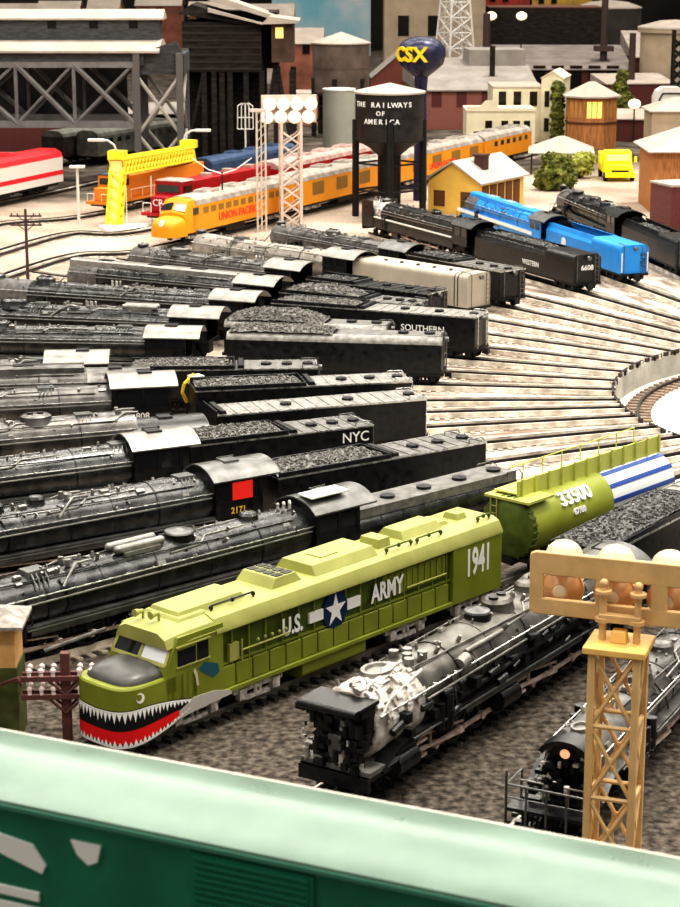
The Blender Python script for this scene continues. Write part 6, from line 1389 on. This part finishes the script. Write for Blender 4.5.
# ---------------------------------------------------------------- bushes and ivy
def bush(name, label, c, blobs, m, cat='bush', seed=1):
    rnd = random.Random(seed); mb = MB()
    for (bx_, by_, bz_, r_) in blobs:
        res = bmesh.ops.create_icosphere(mb.bm, subdivisions=4, radius=r_)
        for v in res['verts']:
            n_ = noise.noise(v.co * 1.1 + Vector((bx_, by_, bz_))) * .45 + noise.noise(v.co * 3.3 + Vector((bz_, bx_, 3))) * .28
            v.co = v.co * (1 + n_) + Vector((bx_, by_, bz_))
    for _ in range(500):
        b_ = blobs[rnd.randrange(len(blobs))]; d = Vector((rnd.gauss(0, 1), rnd.gauss(0, 1), rnd.gauss(0, 1))).normalized(); p_ = Vector(b_[:3]) + d * b_[3] * rnd.uniform(.9, 1.15)
        M = Matrix.Translation(p_) @ Matrix.Rotation(rnd.random() * 6, 4, d); s_ = rnd.uniform(.12, .3); mb.box(-s_, s_, -s_, s_, -s_ * .4, s_ * .4, M=M, tx=s_ * .5, ty=s_ * .4)
    root = empty(name, c, 0, label, cat); mb.build('foliage', m, root, smooth=0); MB().cyl((0, 0, 0), (0, 0, blobs[0][2]), .3, n=8).build('stem', mat('bark', (.1, .06, .03), .9), root); return root
LEAF = mat('leaf_olive', (.045, .06, .012), .7, 0, 0, 1.1, col2=(.24, .25, .05), bump=.5, bscale=3); LEAFL = mat('leaf_yellow_green', (.15, .17, .02), .7, 0, 0, 1.1, col2=(.5, .5, .14), bump=.5, bscale=3)
p = G(556, 190); bush('olive_bush', 'rounded olive green bush standing beside the yellow house', p, [(0, 0, 2.0, 2.1), (-1.4, 0, 1.5, 1.5), (1.2, .2, 1.8, 1.6), (-.6, .3, 3.6, 1.4), (.9, 0, 3.4, 1.3)], LEAF, seed=2)
p = G(580, 178); bush('yellow_green_bush', 'small brighter yellow-green bush touching the olive bush', p, [(0, 0, 1.9, 1.6), (-1.2, .1, 1.6, 1.2), (.9, 0, 2.6, 1.0)], LEAFL, seed=3)
Dv = a2.y + 1; bush('ivy_tree', 'narrow dark ivy column climbing the cream building corner', Vector((bx(558, Dv), Dv, 0)), [(0, 0, 2 + k * 1.5, 1.0) for k in range(6)], LEAF, cat='ivy', seed=4)
bush('small_tree', 'small scraggly tree between the octagonal cabin and maroon warehouse', Vector((bx(622, 352), 352, 0)), [(0, 0, 4, 1.3), (.3, 0, 6.2, 1.6), (-.3, 0, 8.4, 1.2), (0, 0, 10.3, .9)], LEAF, cat='tree', seed=5)
# glowing street lamps by the warehouses
for (px, py, D, lab) in ((635, 104, 340, 'glowing white box lamp next to the small scraggly tree'), (655, 108, 335, 'round white lamp on a curved pipe beside the white machine'), (490, 16, 400, 'white lamp glowing at the top of the brick warehouse stack'), (520, 16, 402, 'white hanging lamp in front of the dark flat shed')):
    z = Z(py, D); r = empty('yard_lamp', (bx(px, D), D, 0), 0, lab, 'lamp'); MB().cyl((0, 0, 0), (0, 0, z), .12, n=8).build('post', DARKW, r); MB().sph((0, 0, z), (1.1, .8, .85), 14, 8).build('glowing_shade', mat('lamp_glow', (1, .86, .66), emit=.8), r)
# yellow bent handrail beside the cab of the 3808 engine
q = G(126 + 62, 392, 3.0); r = empty('yellow_handrail', (q.x, q.y, 0), .6, 'bent bright yellow pipe and white plate between the 3808 cab and its tender', 'pipe'); mb = MB(); mb.tube([(.5, 0, 4.2), (-.3, 0, 3.6), (-.45, 0, 3.0), (-.1, 0, 2.3)], .12); mb.build('bent_pipe', YEL, r); MB().box(.2, 1.1, -.4, .4, 3.5, 4.1).build('white_plate', WHITE, r); MB().cyl((-.1, 0, 0), (-.1, 0, 2.4), .1, n=8).build('stand', BLK2, r)
# ---------------------------------------------------------------- light
w = bpy.data.worlds.new('hall_light'); bpy.context.scene.world = w; w.use_nodes = True
bg = w.node_tree.nodes['Background']; bg.inputs['Color'].default_value = (1.0, .95, .88, 1); bg.inputs['Strength'].default_value = .3
def area(name, loc, size, power, col, rot=(0, 0, 0), sy=None):
    l = bpy.data.lights.new(name, 'AREA'); l.energy = power; l.color = col; l.size = size
    if sy: l.shape = 'RECTANGLE'; l.size_y = sy
    o = bpy.data.objects.new(name, l); COL.objects.link(o); o.location = loc; o.rotation_euler = rot
for (y, z, p) in ((35, 90, .8), (95, 92, .9), (155, 95, 1.0), (215, 98, 1.15), (285, 104, 1.1), (370, 125, 1.1)):
    area('ceiling_light', (10, y, z), 230, 72000 * p, (1.0, .95, .86), sy=6)
s = bpy.data.lights.new('shadow_sun', 'SUN'); s.energy = 1.0; s.angle = math.radians(8); s.color = (1, .94, .84); so = bpy.data.objects.new('shadow_sun', s); COL.objects.link(so); so.rotation_euler = (math.radians(-8), math.radians(16), 0); so.location = (0, 0, 150)  # added sun for contact shadows; no such lamp hangs in the hall
sc = bpy.context.scene; sc.view_settings.view_transform = 'Standard'; sc.view_settings.look = 'None'; sc.view_settings.exposure = 0.0; sc.view_settings.gamma = 1.0

# solid lettering: every piece of writing becomes a mesh
bpy.context.view_layer.update()
dg = bpy.context.evaluated_depsgraph_get()
for o in [o for o in bpy.data.objects if o.type == 'FONT']:
    me = bpy.data.meshes.new_from_object(o.evaluated_get(dg)); nm = 'lettering'
    n_ = bpy.data.objects.new(nm, me); COL.objects.link(n_); n_.parent = o.parent; n_.location = o.location; n_.rotation_euler = o.rotation_euler; n_.scale = o.scale
    bpy.data.objects.remove(o)
sc.view_settings.look = 'High Contrast'; sc.view_settings.exposure = 0.38
